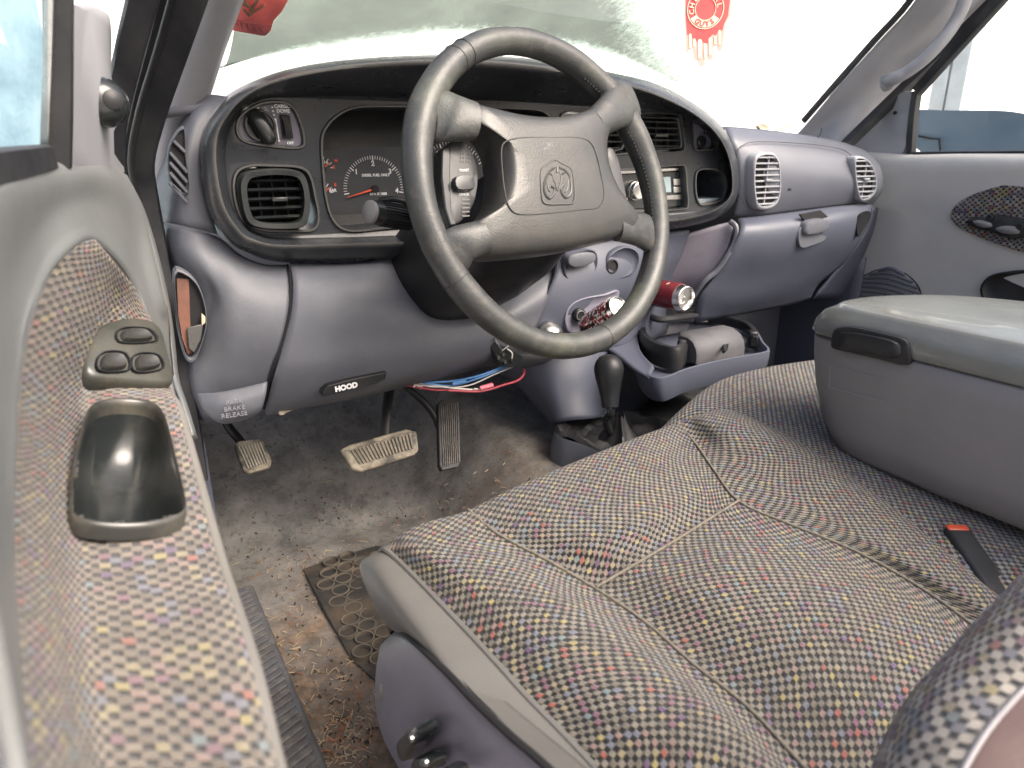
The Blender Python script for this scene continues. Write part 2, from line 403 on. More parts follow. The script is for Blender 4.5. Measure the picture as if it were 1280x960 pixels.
bez = link(join(parts), 'gauge_surround', 'bezel', dash, ang=50)
# --- headlight switch panel
L = [p+Vector((0, .003, 0)) for p in HL['lamp']]
hp = link(prism(L, (0, .01, 0)), 'headlight_panel', plastic('switch_plate', (.15, .14, .175), .5, gs=.15), dash)
kc = Y(325, 157, YB)
ring = disc(kc, -YA, .0195, seg=40, prof=[(.0195, -.003), (.0195, .003), (.0185, .0045), (.0165, .005), (.016, .001)])
link(ring, 'dial_ring', 'bezel', hp)
ka = (Y(335, 172, YB)-Y(316, 141, YB)).normalized(); kb = ka.cross(YA).normalized()
kn = []
for s_, w, h in ((-.021, .002, .004), (-.018, .006, .012), (-.008, .0085, .017), (.006, .0085, .019), (.018, .007, .019), (.023, .004, .016), (.025, .001, .012)):
    c = kc+ka*s_; kn.append([c+kb*w*x-YA*h*y for x, y in ((-1.3, -.1), (-1.1, .6), (-.7, 1), (.7, 1), (1.1, .6), (1.3, -.1))])
link(surf(kn, 3, 4, True, caps=True), 'headlight_knob', 'gloss', hp)
th = [Y(350, 143, YB-.002), Y(362, 144, YB-.002), Y(367, 173, YB-.002), Y(354, 173, YB-.002)]
link(prism(th, (0, .002, 0)), 'dimmer_slot', 'hole', hp)
wc = (th[0]+th[1]+th[2]+th[3])/4
dw = []
for k in range(14):
    a = R(-72+k*11); zc = wc.z+math.sin(a)*.0145; dw.append(box_mesh((wc.x+(wc.z-zc)*.12, wc.y+.012-math.cos(a)*.0175, zc), (.0085, .003, .0016)))
dw.append(disc(wc+Vector((-.0042, .012, 0)), XA, .016, .0084, 28))
link(join(dw), 'dimmer_wheel', 'black', hp)
for s_, px, py, sz in (('CARGO', 353, 133, .0058), ('DOME', 354, 139, .0058), ('OFF', 363, 179, .0048), ('OFF', 308, 136, .005), ('PARK', 319, 135, .004)):
    text(s_, sz, Y(px, py, YB-.0002), XA, ZA, 'white', hp, bold=.0002)
mk = [disc(Y(px, py, YB+.001), -YA, .0011, .0018, 10) for px, py in ((340, 134), (341, 139), (342, 144))]
mk.append(prism([Y(342.5, 148, YB+.001), Y(345, 148, YB+.001), Y(349, 175, YB+.001), Y(348, 175, YB+.001)], (0, -.0015, 0)))
mk.append(disc(Y(348.5, 176, YB+.001), -YA, .0012, .0018, 10))
sc_ = Y(331.5, 138.5, YB)
mk.append(disc(sc_+YA*.001, -YA, .0016, .0018, 10))
for k in range(8):
    a = k*math.pi/4; d = XA*math.cos(a)+ZA*math.sin(a); q = XA*-math.sin(a)+ZA*math.cos(a); mk.append(box_mesh(sc_+d*.0035, (.0018, .0015, .0006), (d, YA, q)))
link(join(mk), 'dial_markings', 'white', hp, smooth=False)
# --- louvred air vents
def vent(name, out, slats, tabs, mat, depth=.012, rise=.012, housing='gloss', rim=.82, ztilt=0.0, border=True, parent=dash, slat_t=.003, mid=True, yoff=0, vbars=3):
    c = sum(out, Vector())/len(out)
    pts = [Vector((p.x, p.y+yoff, p.z)) for p in out]; c = c+Vector((0, yoff, 0))
    v = thing_part('air_vent', parent)
    rows = [[c+(p-c)*s+Vector((0, y, 0)) for p in pts] for s, y in ((.99, .03), (.985, .004), (.955, -rise*.6), (.91, -rise), (rim+.02, -rise*.95), (rim, -rise*.5), (rim-.02, .02))]
    o = link(grid_mesh(rows, cu=True), 'air_vent', housing, parent, ang=60)
    link(prism([c+(p-c)*(rim+.01)+Vector((0, .021, 0)) for p in pts], (0, .004, 0)), 'vent_back', 'hole', o)
    xs = [p.x for p in pts]; zs = [p.z for p in pts]; z0, z1 = min(zs), max(zs)
    def span(z):
        hit = []
        for i in range(len(pts)):
            a, b = pts[i], pts[(i+1) % len(pts)]
            if (a.z-z)*(b.z-z) < 0: q = (z-a.z)/(b.z-a.z); hit.append(a.x+(b.x-a.x)*q)
        return (min(hit), max(hit)) if len(hit) > 1 else None
    zz0 = c.z+(z0-c.z)*(rim-.02); zz1 = c.z+(z1-c.z)*(rim-.02)
    for k in range(slats):
        z = zz0+(zz1-zz0)*(k+.5)/slats
        zq = c.z+(z-c.z)/rim
        sp = span(zq)
        if not sp: continue
        x0 = c.x+(sp[0]-c.x)*rim; x1 = c.x+(sp[1]-c.x)*rim
        ts = .002+slat_t
        prof = [(-rise*.55, .0), (-rise*.3, ts*.5), (.010, ts*.2), (.016, 0), (.010, -ts*.4), (-rise*.3, -ts*.5)]
        link(loft([[Vector((x, c.y+a, z+b+a*ztilt)) for a, b in prof] for x in (x0, x1)]), 'slat', mat, o, ang=60)
    for k in range(vbars): link(box_mesh((c.x+(max(xs)-min(xs))*rim*((k+1)/(vbars+1)-.5), c.y+.012, c.z), (.0015, .012, (z1-z0)*(rim-.06))), 'vane', 'black', o, smooth=False)
    if mid: link(box_mesh((c.x+mid*.004, c.y-rise*.65, c.z-.002), ((max(xs)-min(xs))*.22, .006, .0055)), 'vent_tab', mat, o, bev=.0012)
    return o
def thing_part(n, p): return None
vl = [Y(a, b, YB-.004) for a, b in [(294,240),(296,220),(308,212),(340,209),(368,211),(381,219),(387,243),(386,268),(378,285),(350,288),(318,286),(302,275)]]
vent('air_vent', crv(vl, 3, True), 5, 1, 'gloss', rise=.016, rim=.74, slat_t=.0035)
vent('air_vent', crv([Y(a, b, YB+.006) for a, b in [(707,147),(750,146),(776,146),(779,165),(778,188),(740,191),(708,192),(705,170)]], 3, True), 5, 1, 'bezel', rise=.006, rim=.86, slat_t=.001, housing='bezel')
vent('air_vent', crv([Y(a, b, YB+.006) for a, b in [(785,146),(810,145),(843,146),(848,152),(851,168),(852,183),(846,187),(815,188),(788,189),(783,170)]], 3, True), 5, 1, 'bezel', rise=.006, rim=.86, slat_t=.001, housing='bezel')
# --- centre switch panel, radio, pocket
sw = link(prism([p+Vector((0, .012, 0)) for p in HL['sw']], (0, .01, 0)), 'socket_panel', plastic('panel_grey', (.20, .20, .25), .4, gs=.1), dash)
for px, py, r_ in ((876, 177, .010), (882, 165, .005)):
    c = Y(px, py, YB+.010)
    k = link(disc(c, -YA, r_, prof=[(r_, 0), (r_, .004), (r_*.8, .005), (r_*.72, .003), (r_*.7, -.001)]), 'socket_ring', 'bezel', sw)
    link(disc(c, -YA, r_*.7, .0035), 'socket_core', 'hole' if r_ > .006 else 'gloss', k)
rad = link(prism([p+Vector((0, .018, 0)) for p in HL['radio']], (0, .02, 0)), 'radio', 'bezel', dash)
def rp(px, py, d=0): return Y(px, py, YB+.012-d)
face = [(708,222),(855,214),(857,257),(709,266)]
link(prism([rp(*p) for p in face], (0, .006, 0)), 'radio_face', 'gloss', rad, bev=.0015)
link(prism([rp(*p, .002) for p in [(709,217.5),(855,209.5),(855,212.5),(709,221)]], (0, .004, 0)), 'radio_trim', M['metal'], rad)
kc = rp(792, 238)
link(disc(kc, -YA, .016, prof=[(.0175, 0), (.0175, .006), (.0165, .0075), (.0155, .0075), (.015, .016), (.013, .0175), (.002, .016)], seg=40), 'volume_knob', M['metal'], rad)
lcd, lt, lb = nt('radio_screen'); lb.inputs['Base Color'].default_value = (.30, .38, .40, 1); lb.inputs['Roughness'].default_value = .15
link(prism([rp(*p, .002) for p in [(812,222),(838,221),(839,240),(812,242)]], (0, .004, 0)), 'radio_screen', lcd, rad)
for p in [[(765,226),(776,225),(776,232),(765,233)], [(765,236),(776,235),(776,241),(765,242)], [(842,224),(852,223),(853,231),(842,232)], [(842,234),(853,233),(853,240),(842,241)], [(812,246),(826,245),(826,250),(812,251)], [(829,245),(853,243),(853,249),(829,250)], [(765,248),(785,247),(785,253),(765,254)]]:
    link(prism([rp(*q, .0025) for q in p], (0, .003, 0)), 'radio_button', M['metal'], rad, bev=.0008)
text('AM/FM', .0045, rp(776, 260, .0005), XA, ZA, 'white', rad)
link(fill([[p+Vector((0, .07, 0)) for p in HL['pocket']]]), 'pocket_back', 'bezel', dash)
pc = sum(HL['pocket'], Vector())/len(HL['pocket'])
link(prism([Y(a, b, YB+.004) for a, b in [(871,249),(903,247),(900,252),(888,256),(875,257)]], (0, .05, 0)), 'pocket_lip', plastic('pocket_mat', (.22, .26, .28), .4), dash)
# --- instrument cluster
YC = YB+.07
HX0 = min(p.x for p in HL['gauge'])-.03; HX1 = max(p.x for p in HL['gauge'])+.03; HZ1 = max(p.z for p in HL['gauge'])
cl = link(prism([Y(a, b, YC) for a, b in [(380,215),(385,196),(400,188),(440,184),(540,184),(640,184),(690,190),(700,260),(690,300),(400,320),(385,300)]], (0, .01, 0)), 'instrument_cluster', 'gauge', dash)
link(surf([[Vector((x, YC+(-.055 if q == 0 else .004), z)) for x in (HX0, (HX0+HX1)/2, HX1)] for q, z in ((1, HZ1-.10), (1, HZ1-.02), (0, HZ1+.006))], 3, 4), 'cluster_hood', 'black', cl, solid=.004)
link(fill([[Y(a, b, YC-.012) for a, b in [(385,270),(695,258),(695,310),(385,330)]]]), 'cluster_ledge', 'bezel', cl, solid=.002)
def dial(cx, cy, r, a0, a1, nt_, major, nums, nmat='white', ns=.010, nr=.76):
    c = Y(cx, cy, YC-.001); ms = []
    for k in range(nt_+1):
        a = R(a0+(a1-a0)*k/nt_); d = XA*math.cos(a)+ZA*math.sin(a); q = XA*-math.sin(a)+ZA*math.cos(a)
        big = k % major == 0; l = .0075 if big else .0050
        ms.append(box_mesh(c+d*(r-l/2), (l, .0006, .0015 if big else .0008), (d, YA, q)))
    link(join(ms), 'dial_ticks', 'white', cl, smooth=False)
    for s_, a in nums:
        a = R(a); text(s_, ns, c+(XA*math.cos(a)+ZA*math.sin(a))*r*nr, XA, ZA, nmat, cl, bold=.0003)
    return c
tc = dial(468, 236, .047, 188, -8, 40, 10, [('1', 137), ('2', 90), ('3', 43), ('4', -6)])
text('DIESEL FUEL ONLY', .0052, Y(470, 219, YC-.001), XA, ZA, 'white', cl, bold=.0002)
text('RPM X 1000', .0052, Y(473, 242.5, YC-.001), XA, ZA, 'white', cl, bold=.0002)
def needle(c, a, l, par=cl):
    a = R(a); d = XA*math.cos(a)+ZA*math.sin(a); q = d.cross(YA)
    link(prism([c+d*l+q*.0004, c-d*.004+q*.0016, c-d*.004-q*.0016, c+d*l-q*.0004], (0, -.002, 0)), 'needle', 'red', par, smooth=False)
    link(disc(c, -YA, .0055, .004), 'needle_hub', 'black', par)
needle(tc-YA*.002, 194, .044)
sc2 = dial(566, 228, .062, 210, -30, 48, 4, [('20', 175), ('40', 146), ('60', 118), ('80', 93), ('100', 60)], ns=.0085, nr=.80)
for s_, a in (('40', 150), ('60', 132), ('100', 112), ('120', 92), ('20', 170)):
    a = R(a); text(s_, .0055, sc2+(XA*math.cos(a)+ZA*math.sin(a))*.036, XA, ZA, 'blue', cl)
needle(sc2-YA*.002, 214, .05)
for cx, cy, na in ((413, 212, 150), (413, 243, 150)):
    c = Y(cx-11, cy, YC-.001); ms = []
    for k in range(4):
        a = R(75-k*22); d = XA*math.cos(a)+ZA*math.sin(a); ms.append(box_mesh(c+d*.0155, (.005, .0006, .0010), (d, YA, d.cross(YA))))
    link(join(ms), 'dial_ticks', 'white', cl, smooth=False)
    needle(c-YA*.001, 40, .015)
for s_, px, py, m_ in (('14', 407, 203, 'white'), ('C', 417, 209, 'red'), ('80', 405, 235, 'white'), ('BAR', 416, 238, 'white'), ('H', 420, 201, 'red'), ('E', 419, 231, 'red')):
    text(s_, .0058, Y(px, py, YC-.001), XA, ZA, m_, cl, bold=.0003)
# --- lower driver panels
def ygrid(rows, nu=5, nv=5): return surf([[Y(*p) for p in r] for r in rows], nu, nv)
SL = .006
# left end cap, above the seam
cap = ygrid([[(246,122,1.10),(262,118,1.02),(287,121,.995)],
             [(222,150,1.10),(240,140,1.0),(262,154,.985)],
             [(203,190,1.08),(226,186,.985),(252,186,.975)],
             [(194,235,1.06),(222,232,.98),(253,228,.97)],
             [(192,276,1.05),(228,282,.975),(272,293,.965)]])
link(cap, 'end_cap', 'slate', dash, solid=.004)
dv = cpts([(229,160),(214,178),(210,200),(213,225),(219,240),(233,242),(235,225),(231,195)], lambda a, b: Y(a, b, .972), 4)
c = sum(dv, Vector())/len(dv)
dvo = link(grid_mesh([[c+(p-c)*s+Vector((0, y, 0)) for p in dv] for s, y in ((1.06, .008), (1.04, -.003), (.97, -.005), (.9, 0), (.88, .012))], cu=True), 'defroster_vent', 'slate', dash)
link(prism([c+(p-c)*.96+Vector((0, -.0005, 0)) for p in dv], (0, .003, 0)), 'vent_back', 'hole', dvo)
for k in range(6):
    a = Y(212, 178+k*12.5, .968); b = Y(234, 203+k*12.5, .968)
    if k == 5: b = Y(226, 241, .968); a = Y(216, 232, .968)
    if k == 0: a = Y(217, 176, .968); b = Y(231, 190, .968)
    tube('slat', [a, b], .0022, 'slate', dvo, smooth=0, seg=6)
# left knee section
kl = ygrid([[(192,278,1.05),(228,284,.972),(272,296,.965),(300,318,.955),(330,330,.95),(358,331,.948)],
            [(200,315,1.04),(232,318,.955),(275,330,.935),(310,345,.925),(338,352,.92),(362,356,.918)],
            [(207,365,1.03),(262,368,.94),(282,372,.915),(312,378,.905),(340,385,.90),(360,388,.898)],
            [(212,415,1.03),(250,415,.945),(280,420,.91),(310,424,.90),(335,428,.895),(350,430,.893)],
            [(220,465,1.04),(240,475,.95),(272,478,.925),(300,474,.915),(320,470,.91),(336,468,.905)],
            [(226,508,1.06),(248,524,.965),(275,528,.945),(300,524,.935),(316,520,.93),(327,513,.925)]])
kobj = link(kl, 'knee_panel_side', 'slate', dash, solid=.004)
# fuse-box opening in its side
fo = [Y(a, b, .93) for a, b in [(219,345),(232,344),(246,357),(254,378),(257,402),(252,425),(243,446),(234,446),(227,425),(222,395)]]
fo = crv(fo, 3, True); fc_ = sum(fo, Vector())/len(fo)
fz = link(grid_mesh([[fc_+(p-fc_)*s+Vector((0, y, 0)) for p in fo] for s, y in ((1.12, .01), (1.08, -.002), (1.02, -.003), (.98, .001), (.97, .006))], cu=True), 'fuse_box_opening', 'slate', dash)
link(prism([fc_+(p-fc_)*1.0+Vector((0, .0045, 0)) for p in fo], (0, .003, 0)), 'opening_back', 'hole', fz)
link(prism([Y(a, b, .9315) for a, b in [(221,348),(236,349),(238,408),(240,440),(235,443),(228,424),(223,395)]], (0, .001, 0)), 'rusty_bracket', 'rust', fz, smooth=False)
link(prism([Y(a, b, .926) for a, b in [(234,410),(254,405),(251,425),(243,441),(236,436)]], (0, .004, 0)), 'fuse_block', 'bezel', fz, bev=.001)
link(prism([Y(a, b, .925) for a, b in [(252,392),(257,396),(257,404),(252,408)]], (0, .004, 0)), 'fuse_clip', 'tan', fz, bev=.001)
# parking brake release
pr = surf([[Y(*p) for p in r] for r in [[(246,492,.925),(275,490,.905),(305,484,.897),(334,477,.89)], [(252,508,.915),(276,508,.893),(305,502,.887),(332,495,.884)], [(262,520,.92),(277,526,.90),(304,522,.893),(326,514,.89)], [(266,524,.95),(280,530,.94),(304,526,.93),(322,518,.93)]]], 5, 5)
prb = link(pr, 'brake_release_pull', 'slate', dash, solid=.004)
dx = (Y(310, 502, .885)-Y(280, 506, .885)).normalized()
for s_, py in (('PARK', 502), ('BRAKE', 510), ('RELEASE', 518)):
    text(s_, .0085, Y(293, py+.5, .883), dx, ZA, 'faint', prb, ext=.0006)
# knee bolster
kb_rows = [[(362,331,.945),(400,332,.94),(450,330,.94),(490,322,.95),(520,324,1.0),(600,330,1.0),(660,325,1.0),(697,318,.985)],
           [(366,352,.915),(405,354,.908),(455,352,.905),(500,350,.925),(535,372,.96),(600,382,.965),(655,355,.96),(693,338,.955)],
           [(365,388,.897),(408,388,.885),(458,385,.882),(510,385,.888),(545,400,.90),(605,402,.905),(650,385,.92),(685,368,.93)],
           [(355,430,.89),(405,428,.88),(455,424,.878),(508,420,.88),(550,420,.885),(605,414,.895),(645,406,.915),(674,398,.93)],
           [(343,468,.895),(395,464,.882),(450,458,.88),(505,450,.882),(555,444,.885),(603,432,.895),(640,425,.915),(662,420,.93)],
           [(332,511,.93),(390,499,.91),(450,487,.905),(500,474,.905),(555,462,.91),(600,449,.915),(632,441,.93),(652,437,.945)],
           [(335,516,.98),(392,505,.97),(450,494,.965),(500,482,.965),(555,470,.97),(600,457,.975),(632,449,.98),(652,444,.985)]]
link(ygrid(kb_rows), 'knee_bolster', 'slate', dash, solid=.004)
tube('panel_seam', [Y(a, b, yy) for a, b, yy in [(359,331,.95),(363,352,.918),(362,388,.899),(352,430,.892),(339,468,.90),(330,511,.93)]], .0018, 'hole', dash, seg=6)
# small moulded screw dot
link(disc(Y(479, 393, .8805), -YA, .0012, .001, 10), 'trim_dot', 'white', dash)
# hood release
hr = prism([Y(a, b, .872) for a, b in [(404,489),(410,482),(440,474),(484,465),(482,474),(470,480),(430,490),(404,496)]], (0, .03, 0))
hro = link(hr, 'hood_release', 'black', dash, bev=.002)
text('HOOD', .0100, Y(433, 484, .8708), (Y(460, 478, .89)-Y(420, 487, .89)), ZA, 'white', hro, bold=.0006)
# under-dash darkness: black sheet put in above the pedals
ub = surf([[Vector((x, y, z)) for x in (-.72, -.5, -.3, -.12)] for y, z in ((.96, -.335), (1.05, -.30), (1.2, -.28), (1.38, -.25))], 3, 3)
link(ub, 'underdash_dark_sheet', 'black', dash, solid=.01)
# inner back structure closing the dash body
bk = surf([[Vector((x, y, zz+dz)) for x, zz in ((-.72, .05), (-.5, .085), (-.25, .088), (.0, .08), (.15, .055), (.26, .018), (.45, .012), (.74, -.012))] for y, dz in ((1.0, 0), (1.15, -.004), (1.33, -.02))], 4, 3)
link(bk, 'dash_top', plastic('dash_top_vinyl', (.10, .10, .115), .55), dash, solid=.01)
# --- centre lower stack
cs_rows = [[(697,308,.955),(725,302,.95),(760,298,.95),(800,292,.955),(830,290,.97),(860,288,.99)],
           [(694,340,.935),(725,338,.93),(762,335,.93),(796,330,.94),(828,322,.97),(850,318,1.0)],
           [(680,372,.93),(715,370,.925),(755,366,.93),(785,362,.94),(812,356,.98),(835,350,1.02)],
           [(664,408,.935),(700,405,.93),(738,398,.94),(775,390,.96),(805,385,1.0),(830,380,1.04)],
           [(652,440,.945),(690,440,.94),(735,440,.95),(780,435,.97),(810,425,1.02),(835,415,1.06)]]
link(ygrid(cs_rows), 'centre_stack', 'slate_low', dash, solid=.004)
tube('panel_seam', [Y(a, b, yy-.001) for a, b, yy in [(697,310,.955),(694,340,.935),(683,368,.93),(668,398,.934),(655,430,.942)]], .0015, 'hole', dash, seg=6)
tube('panel_seam', [Y(a, b, yy-.001) for a, b, yy in [(750,303,.95),(751,325,.935),(748,345,.93),(738,357,.93)]], .0012, 'hole', dash, seg=6)
# ashtray pull (oval dish with a lip) and empty accessory dish with a hole
def dish(px, f, name, mat, parent, prof):
    out = cpts(px, f, 5); return link(pillow(out, -YA, prof), name, mat, parent, ang=60)
ash = dish([(706,322),(712,316),(735,312),(744,318),(744,334),(735,345),(715,350),(705,343)], lambda a, b: Y(a, b, .929), 'ashtray_dish', 'slate_low', dash, [(1.06, -.006), (1.04, .003), (.98, .0045), (.93, .003), (.84, -.001), (.3, -.002)])
hd = [Y(a, b, .921) for a, b in [(708,329),(710,319),(725,315),(741,316),(743,324),(735,330),(718,334)]]
link(pillow(crv(hd, 4, True), -YA, [(1, -.006), (1, .002), (.93, .0055), (.7, .007)]), 'ashtray_handle', 'slate', ash)
dd = dish([(757,332),(762,318),(778,309),(793,313),(797,325),(790,340),(775,347),(762,345)], lambda a, b: Y(a, b, .930), 'accessory_dish', 'slate_low', dash, [(1.07, -.006), (1.04, .003), (.97, .0045), (.91, .001), (.8, -.006+.004), (.3, -.002)])
link(disc(Y(765, 333, .926), -YA, .010, prof=[(.0125, 0), (.0125, .002), (.0105, .0028), (.0095, .0005), (.0001, .0005)], seg=28), 'accessory_hole', 'hole', dd)
# lighter socket niche
ni = dish([(706,398),(712,382),(728,373),(755,368),(772,364),(765,385),(752,402),(730,412),(712,415)], lambda a, b: Y(a, b, .924), 'socket_niche', plastic('niche_grey', (.17, .165, .21), .5), dash, [(1.05, -.008), (1.02, .003), (.97, .0035), (.9, 0), (.3, -.002)])
c = Y(723.5, 393.5, .920)
lk = link(disc(c, -YA, .0105, prof=[(.0115, -.004), (.0115, .004), (.0100, .0055), (.0088, .005)], seg=36), 'lighter_socket', 'black', ni)
link(disc(c, -YA, .008, prof=[(.0085, 0), (.0085, .0062), (.0078, .0066), (.0070, .0055), (.0068, -.002)], seg=36), 'socket_liner', M['pillar'], lk)
link(disc(c, -YA, .0066, .0035), 'socket_core', 'rust', lk)
# lower centre cover below the stack, down to the hump
cc = ygrid([[(600,452,1.02),(655,438,.985),(700,436,.96),(760,436,.96),(810,432,1.0),(860,430,1.1)],
            [(640,475,1.02),(672,468,.97),(702,466,.945),(745,466,.945),(800,480,1.0),(845,500,1.1)],
            [(665,500,1.0),(685,498,.95),(706,496,.93),(745,496,.93),(800,508,.98),(838,512,1.1)],
            [(690,530,.97),(695,528,.93),(710,526,.91),(745,523,.905),(780,517,.93),(806,508,1.0)]])
link(cc, 'hump_cover', plastic('hump_plastic', (.055, .062, .088), .5, (.045, .05, .072)), dash, solid=.004)
link(disc(Y(788, 495, .972), Vector((.2, -1, .2)), .006, prof=[(.007, -.01), (.007, .001), (.005, .002), (.0045, -.001)]), 'screw_boss', 'slate_low', dash)
# --- passenger side
pt_rows = [[(905,160,1.02),(950,164,1.02),(1000,170,1.01),(1045,178,1.0),(1080,190,.99),(1098,205,.98)],
           [(912,176,.985),(950,180,.975),(1000,186,.965),(1045,192,.96),(1080,202,.955),(1102,222,.955)],
           [(921,205,.972),(955,208,.955),(1000,212,.945),(1045,216,.94),(1078,222,.94),(1101,236,.95)],
           [(922,240,.972),(955,240,.957),(1000,238,.945),(1045,236,.94),(1075,236,.94),(1096,246,.955)],
           [(916,272,.985),(955,270,.97),(1000,264,.96),(1045,258,.955),(1072,254,.955),(1088,256,.97)]]
link(ygrid(pt_rows), 'passenger_dash_panel', plastic('passenger_panel', (.108, .114, .138), .42, (.092, .098, .12), 5, 700, .35), dash, solid=.004)
ab = [Y(a, b, yy) for a, b, yy in [(934,262,.956),(922,235,.963),(921,195,.964),(928,182,.965),(950,177,.967),(1010,180,.96),(1050,186,.955),(1065,195,.948)]]
tube('airbag_seam', ab, .0009, 'padline', dash, seg=6)
dxx = (Y(1010, 234, .944)-Y(985, 236, .944))
text('SRS', .0085, Y(990, 231, .9435), dxx, ZA, 'black', dash, bold=.0004); text('AIRBAG', .0070, Y(990, 236.5, .9435), dxx, ZA, 'black', dash, bold=.0002)
def pvent(px, y, sl):
    out = [Y(a, b, y) for a, b in px]; out = crv(out, 3, True); c = sum(out, Vector())/len(out)
    o = link(grid_mesh([[c+(p-c)*s+Vector((0, yy, 0)) for p in out] for s, yy in ((1.12, .016), (1.12, -.002), (1.06, -.006), (1.0, -.006), (.97, -.002), (.96, .012))], cu=True), 'air_vent', 'pillar', dash, ang=60)
    link(prism([c+(p-c)*.98+Vector((0, .002, 0)) for p in out], (0, .003, 0)), 'vent_back', 'hole', o)
    z0 = min(p.z for p in out); z1 = max(p.z for p in out)
    for k in range(sl):
        z = z0+(z1-z0)*(k+.5)/sl; hit = []
        for i in range(len(out)):
            a, b = out[i], out[(i+1) % len(out)]
            if (a.z-z)*(b.z-z) < 0: hit.append(a.x+(b.x-a.x)*(z-a.z)/(b.z-a.z))
        if len(hit) > 1: link(box_mesh(((min(hit)+max(hit))/2, c.y-.002, z), (max(hit)-min(hit), .007, .0034)), 'slat', 'pillar', o, bev=.0008, bseg=1)
    link(box_mesh((c.x, c.y-.001, c.z), (.0022, .004, (z1-z0)*.94)), 'vane', 'pillar', o)
    link(box_mesh((c.x, c.y-.007, c.z), (.018, .006, .0045)), 'vent_tab', 'pillar', o, bev=.001)
    return o
pvent([(943,200),(951,194),(963,194),(970,202),(972,218),(972,238),(968,252),(958,258),(946,256),(942,240),(941,220)], .949, 9)
pvent([(1067,202),(1072,198),(1081,201),(1088,210),(1092,224),(1091,238),(1085,246),(1077,249),(1072,244),(1068,225)], .934, 8)
# glove box
gb_rows = [[(922,276,.965),(960,272,.95),(1005,266,.94),(1050,260,.935),(1088,258,.945)],
           [(924,288,.94),(962,285,.922),(1006,280,.912),(1050,274,.908),(1084,272,.92)],
           [(912,312,.945),(955,312,.925),(1002,306,.915),(1042,300,.912),(1072,300,.925)],
           [(892,345,.965),(940,345,.95),(985,338,.94),(1020,332,.94),(1050,330,.95)],
           [(872,372,.985),(920,374,.972),(965,366,.965),(1000,358,.965),(1022,352,.97)],
           [(868,400,1.01),(910,393,1.0),(955,385,.995),(990,378,.995),(1010,372,.99)]]
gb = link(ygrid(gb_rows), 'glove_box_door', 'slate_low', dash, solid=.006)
sd = ygrid([[(858,292,1.0),(885,284,.985),(905,279,.972),(918,277,.962)], [(842,322,1.02),(870,318,1.0),(895,312,.975),(910,310,.955)], [(830,352,1.04),(852,350,1.02),(872,345,.995),(890,343,.972)], [(822,372,1.06),(838,374,1.05),(852,374,1.03),(866,378,1.0)]])
link(sd, 'stack_side_panel', plastic('side_panel_mauve', (.16, .15, .185), .5, gs=.2), dash, solid=.004)
tube('panel_rib', [Y(a, b, yy) for a, b, yy in [(913,277,.958),(920,284,.945),(919,300,.942),(910,318,.946),(896,338,.957),(880,352,.968),(867,370,.985)]], .0055, 'slate', dash, seg=8)
lt_ = [Y(a, b, .902) for a, b in [(1003,284),(1008,276),(1025,273),(1032,277),(1032,286),(1022,291),(1004,293)]]
gl = link(pillow(crv(lt_, 4, True), -YA, [(1.02, -.006), (1, .004), (.9, .008), (.6, .0095)]), 'glove_box_latch', 'slate', gb)
link(pillow(crv([Y(a, b, .9035) for a, b in [(1001,284),(1032,281),(1032,298),(1020,305),(1000,309)]], 4, True), -YA, [(1.0, -.002), (.96, .001), (.6, .0012)]), 'latch_recess', M['slate'], gb)
link(prism([Y(a, b, .9065) for a, b in [(1000,268),(1026,263),(1035,271),(1034,278),(1028,274),(1006,276)]], (0, .004, 0)), 'latch_gap', 'hole', gb, smooth=False)
link(prism(crv([Y(a, b, .905) for a, b in [(1074,270),(1083,264),(1089,266),(1086,276),(1078,290),(1073,296),(1071,284)]], 3, True), (0, .004, 0)), 'hinge_gap', 'black', dash)
link(surf([[Vector((.772, y, z)) for z in (-.66, -.45, -.35, -.24)] for y in (.99, 1.1, 1.3)], 3, 3), 'side_kick_panel', 'slate_low', dash, solid=.006)
# end cheek of dash
ch = ygrid([[(1090,258,.96),(1100,262,1.0),(1110,270,1.06)], [(1080,290,.96),(1092,292,1.0),(1105,296,1.06)], [(1050,330,.97),(1068,332,1.0),(1090,335,1.06)], [(1015,372,.995),(1040,372,1.02),(1060,372,1.08)]])
link(ch, 'dash_end_cheek', 'slate_low', dash, solid=.004)
# ================================================================== STEERING WHEEL
WC = Vector((-.3357, .7115, -.0486)); a_, b_ = R(19.74), R(7.6)
WN = Vector((math.sin(b_)*math.cos(a_), -math.cos(b_)*math.cos(a_), math.sin(a_)))
W1 = -WN.cross(ZZ).normalized(); W2 = -W1.cross(WN); W2 = W2 if W2.z > 0 else -W2
def WP(px, py, off=0): return PL(px, py, WC+WN*off, WN)
sw_ = thing('steering_wheel', 'worn grey leather steering wheel with four spokes and padded hub', 'steering wheel', WC)
rr = .184
cir = [WC+(W1*math.cos(2*math.pi*k/96)+W2*math.sin(2*math.pi*k/96))*rr for k in range(96)]
def rim_rows():
    rows = []
    for k in range(96):
        th = 2*math.pi*k/96; d = W1*math.cos(th)+W2*math.sin(th)
        wob = 1+.02*math.sin(th*7)+.015*math.sin(th*17+1)
        # thumb swells at the upper grips
        sw = 1+.16*math.exp(-((math.degrees(th)-32)/16)**2)+.16*math.exp(-((math.degrees(th)-148)/16)**2)
        row = []
        for j in range(20):
            q = 2*math.pi*j/20; row.append(WC+d*(rr+math.cos(q)*.0155*wob*sw)+WN*math.sin(q)*.0170*wob*(1+(sw-1)*.4))
        rows.append(row)
    return rows
G3 = rim_rows()
link(grid_mesh(G3, cu=True, cv=True), 'rim', 'leather', sw_)
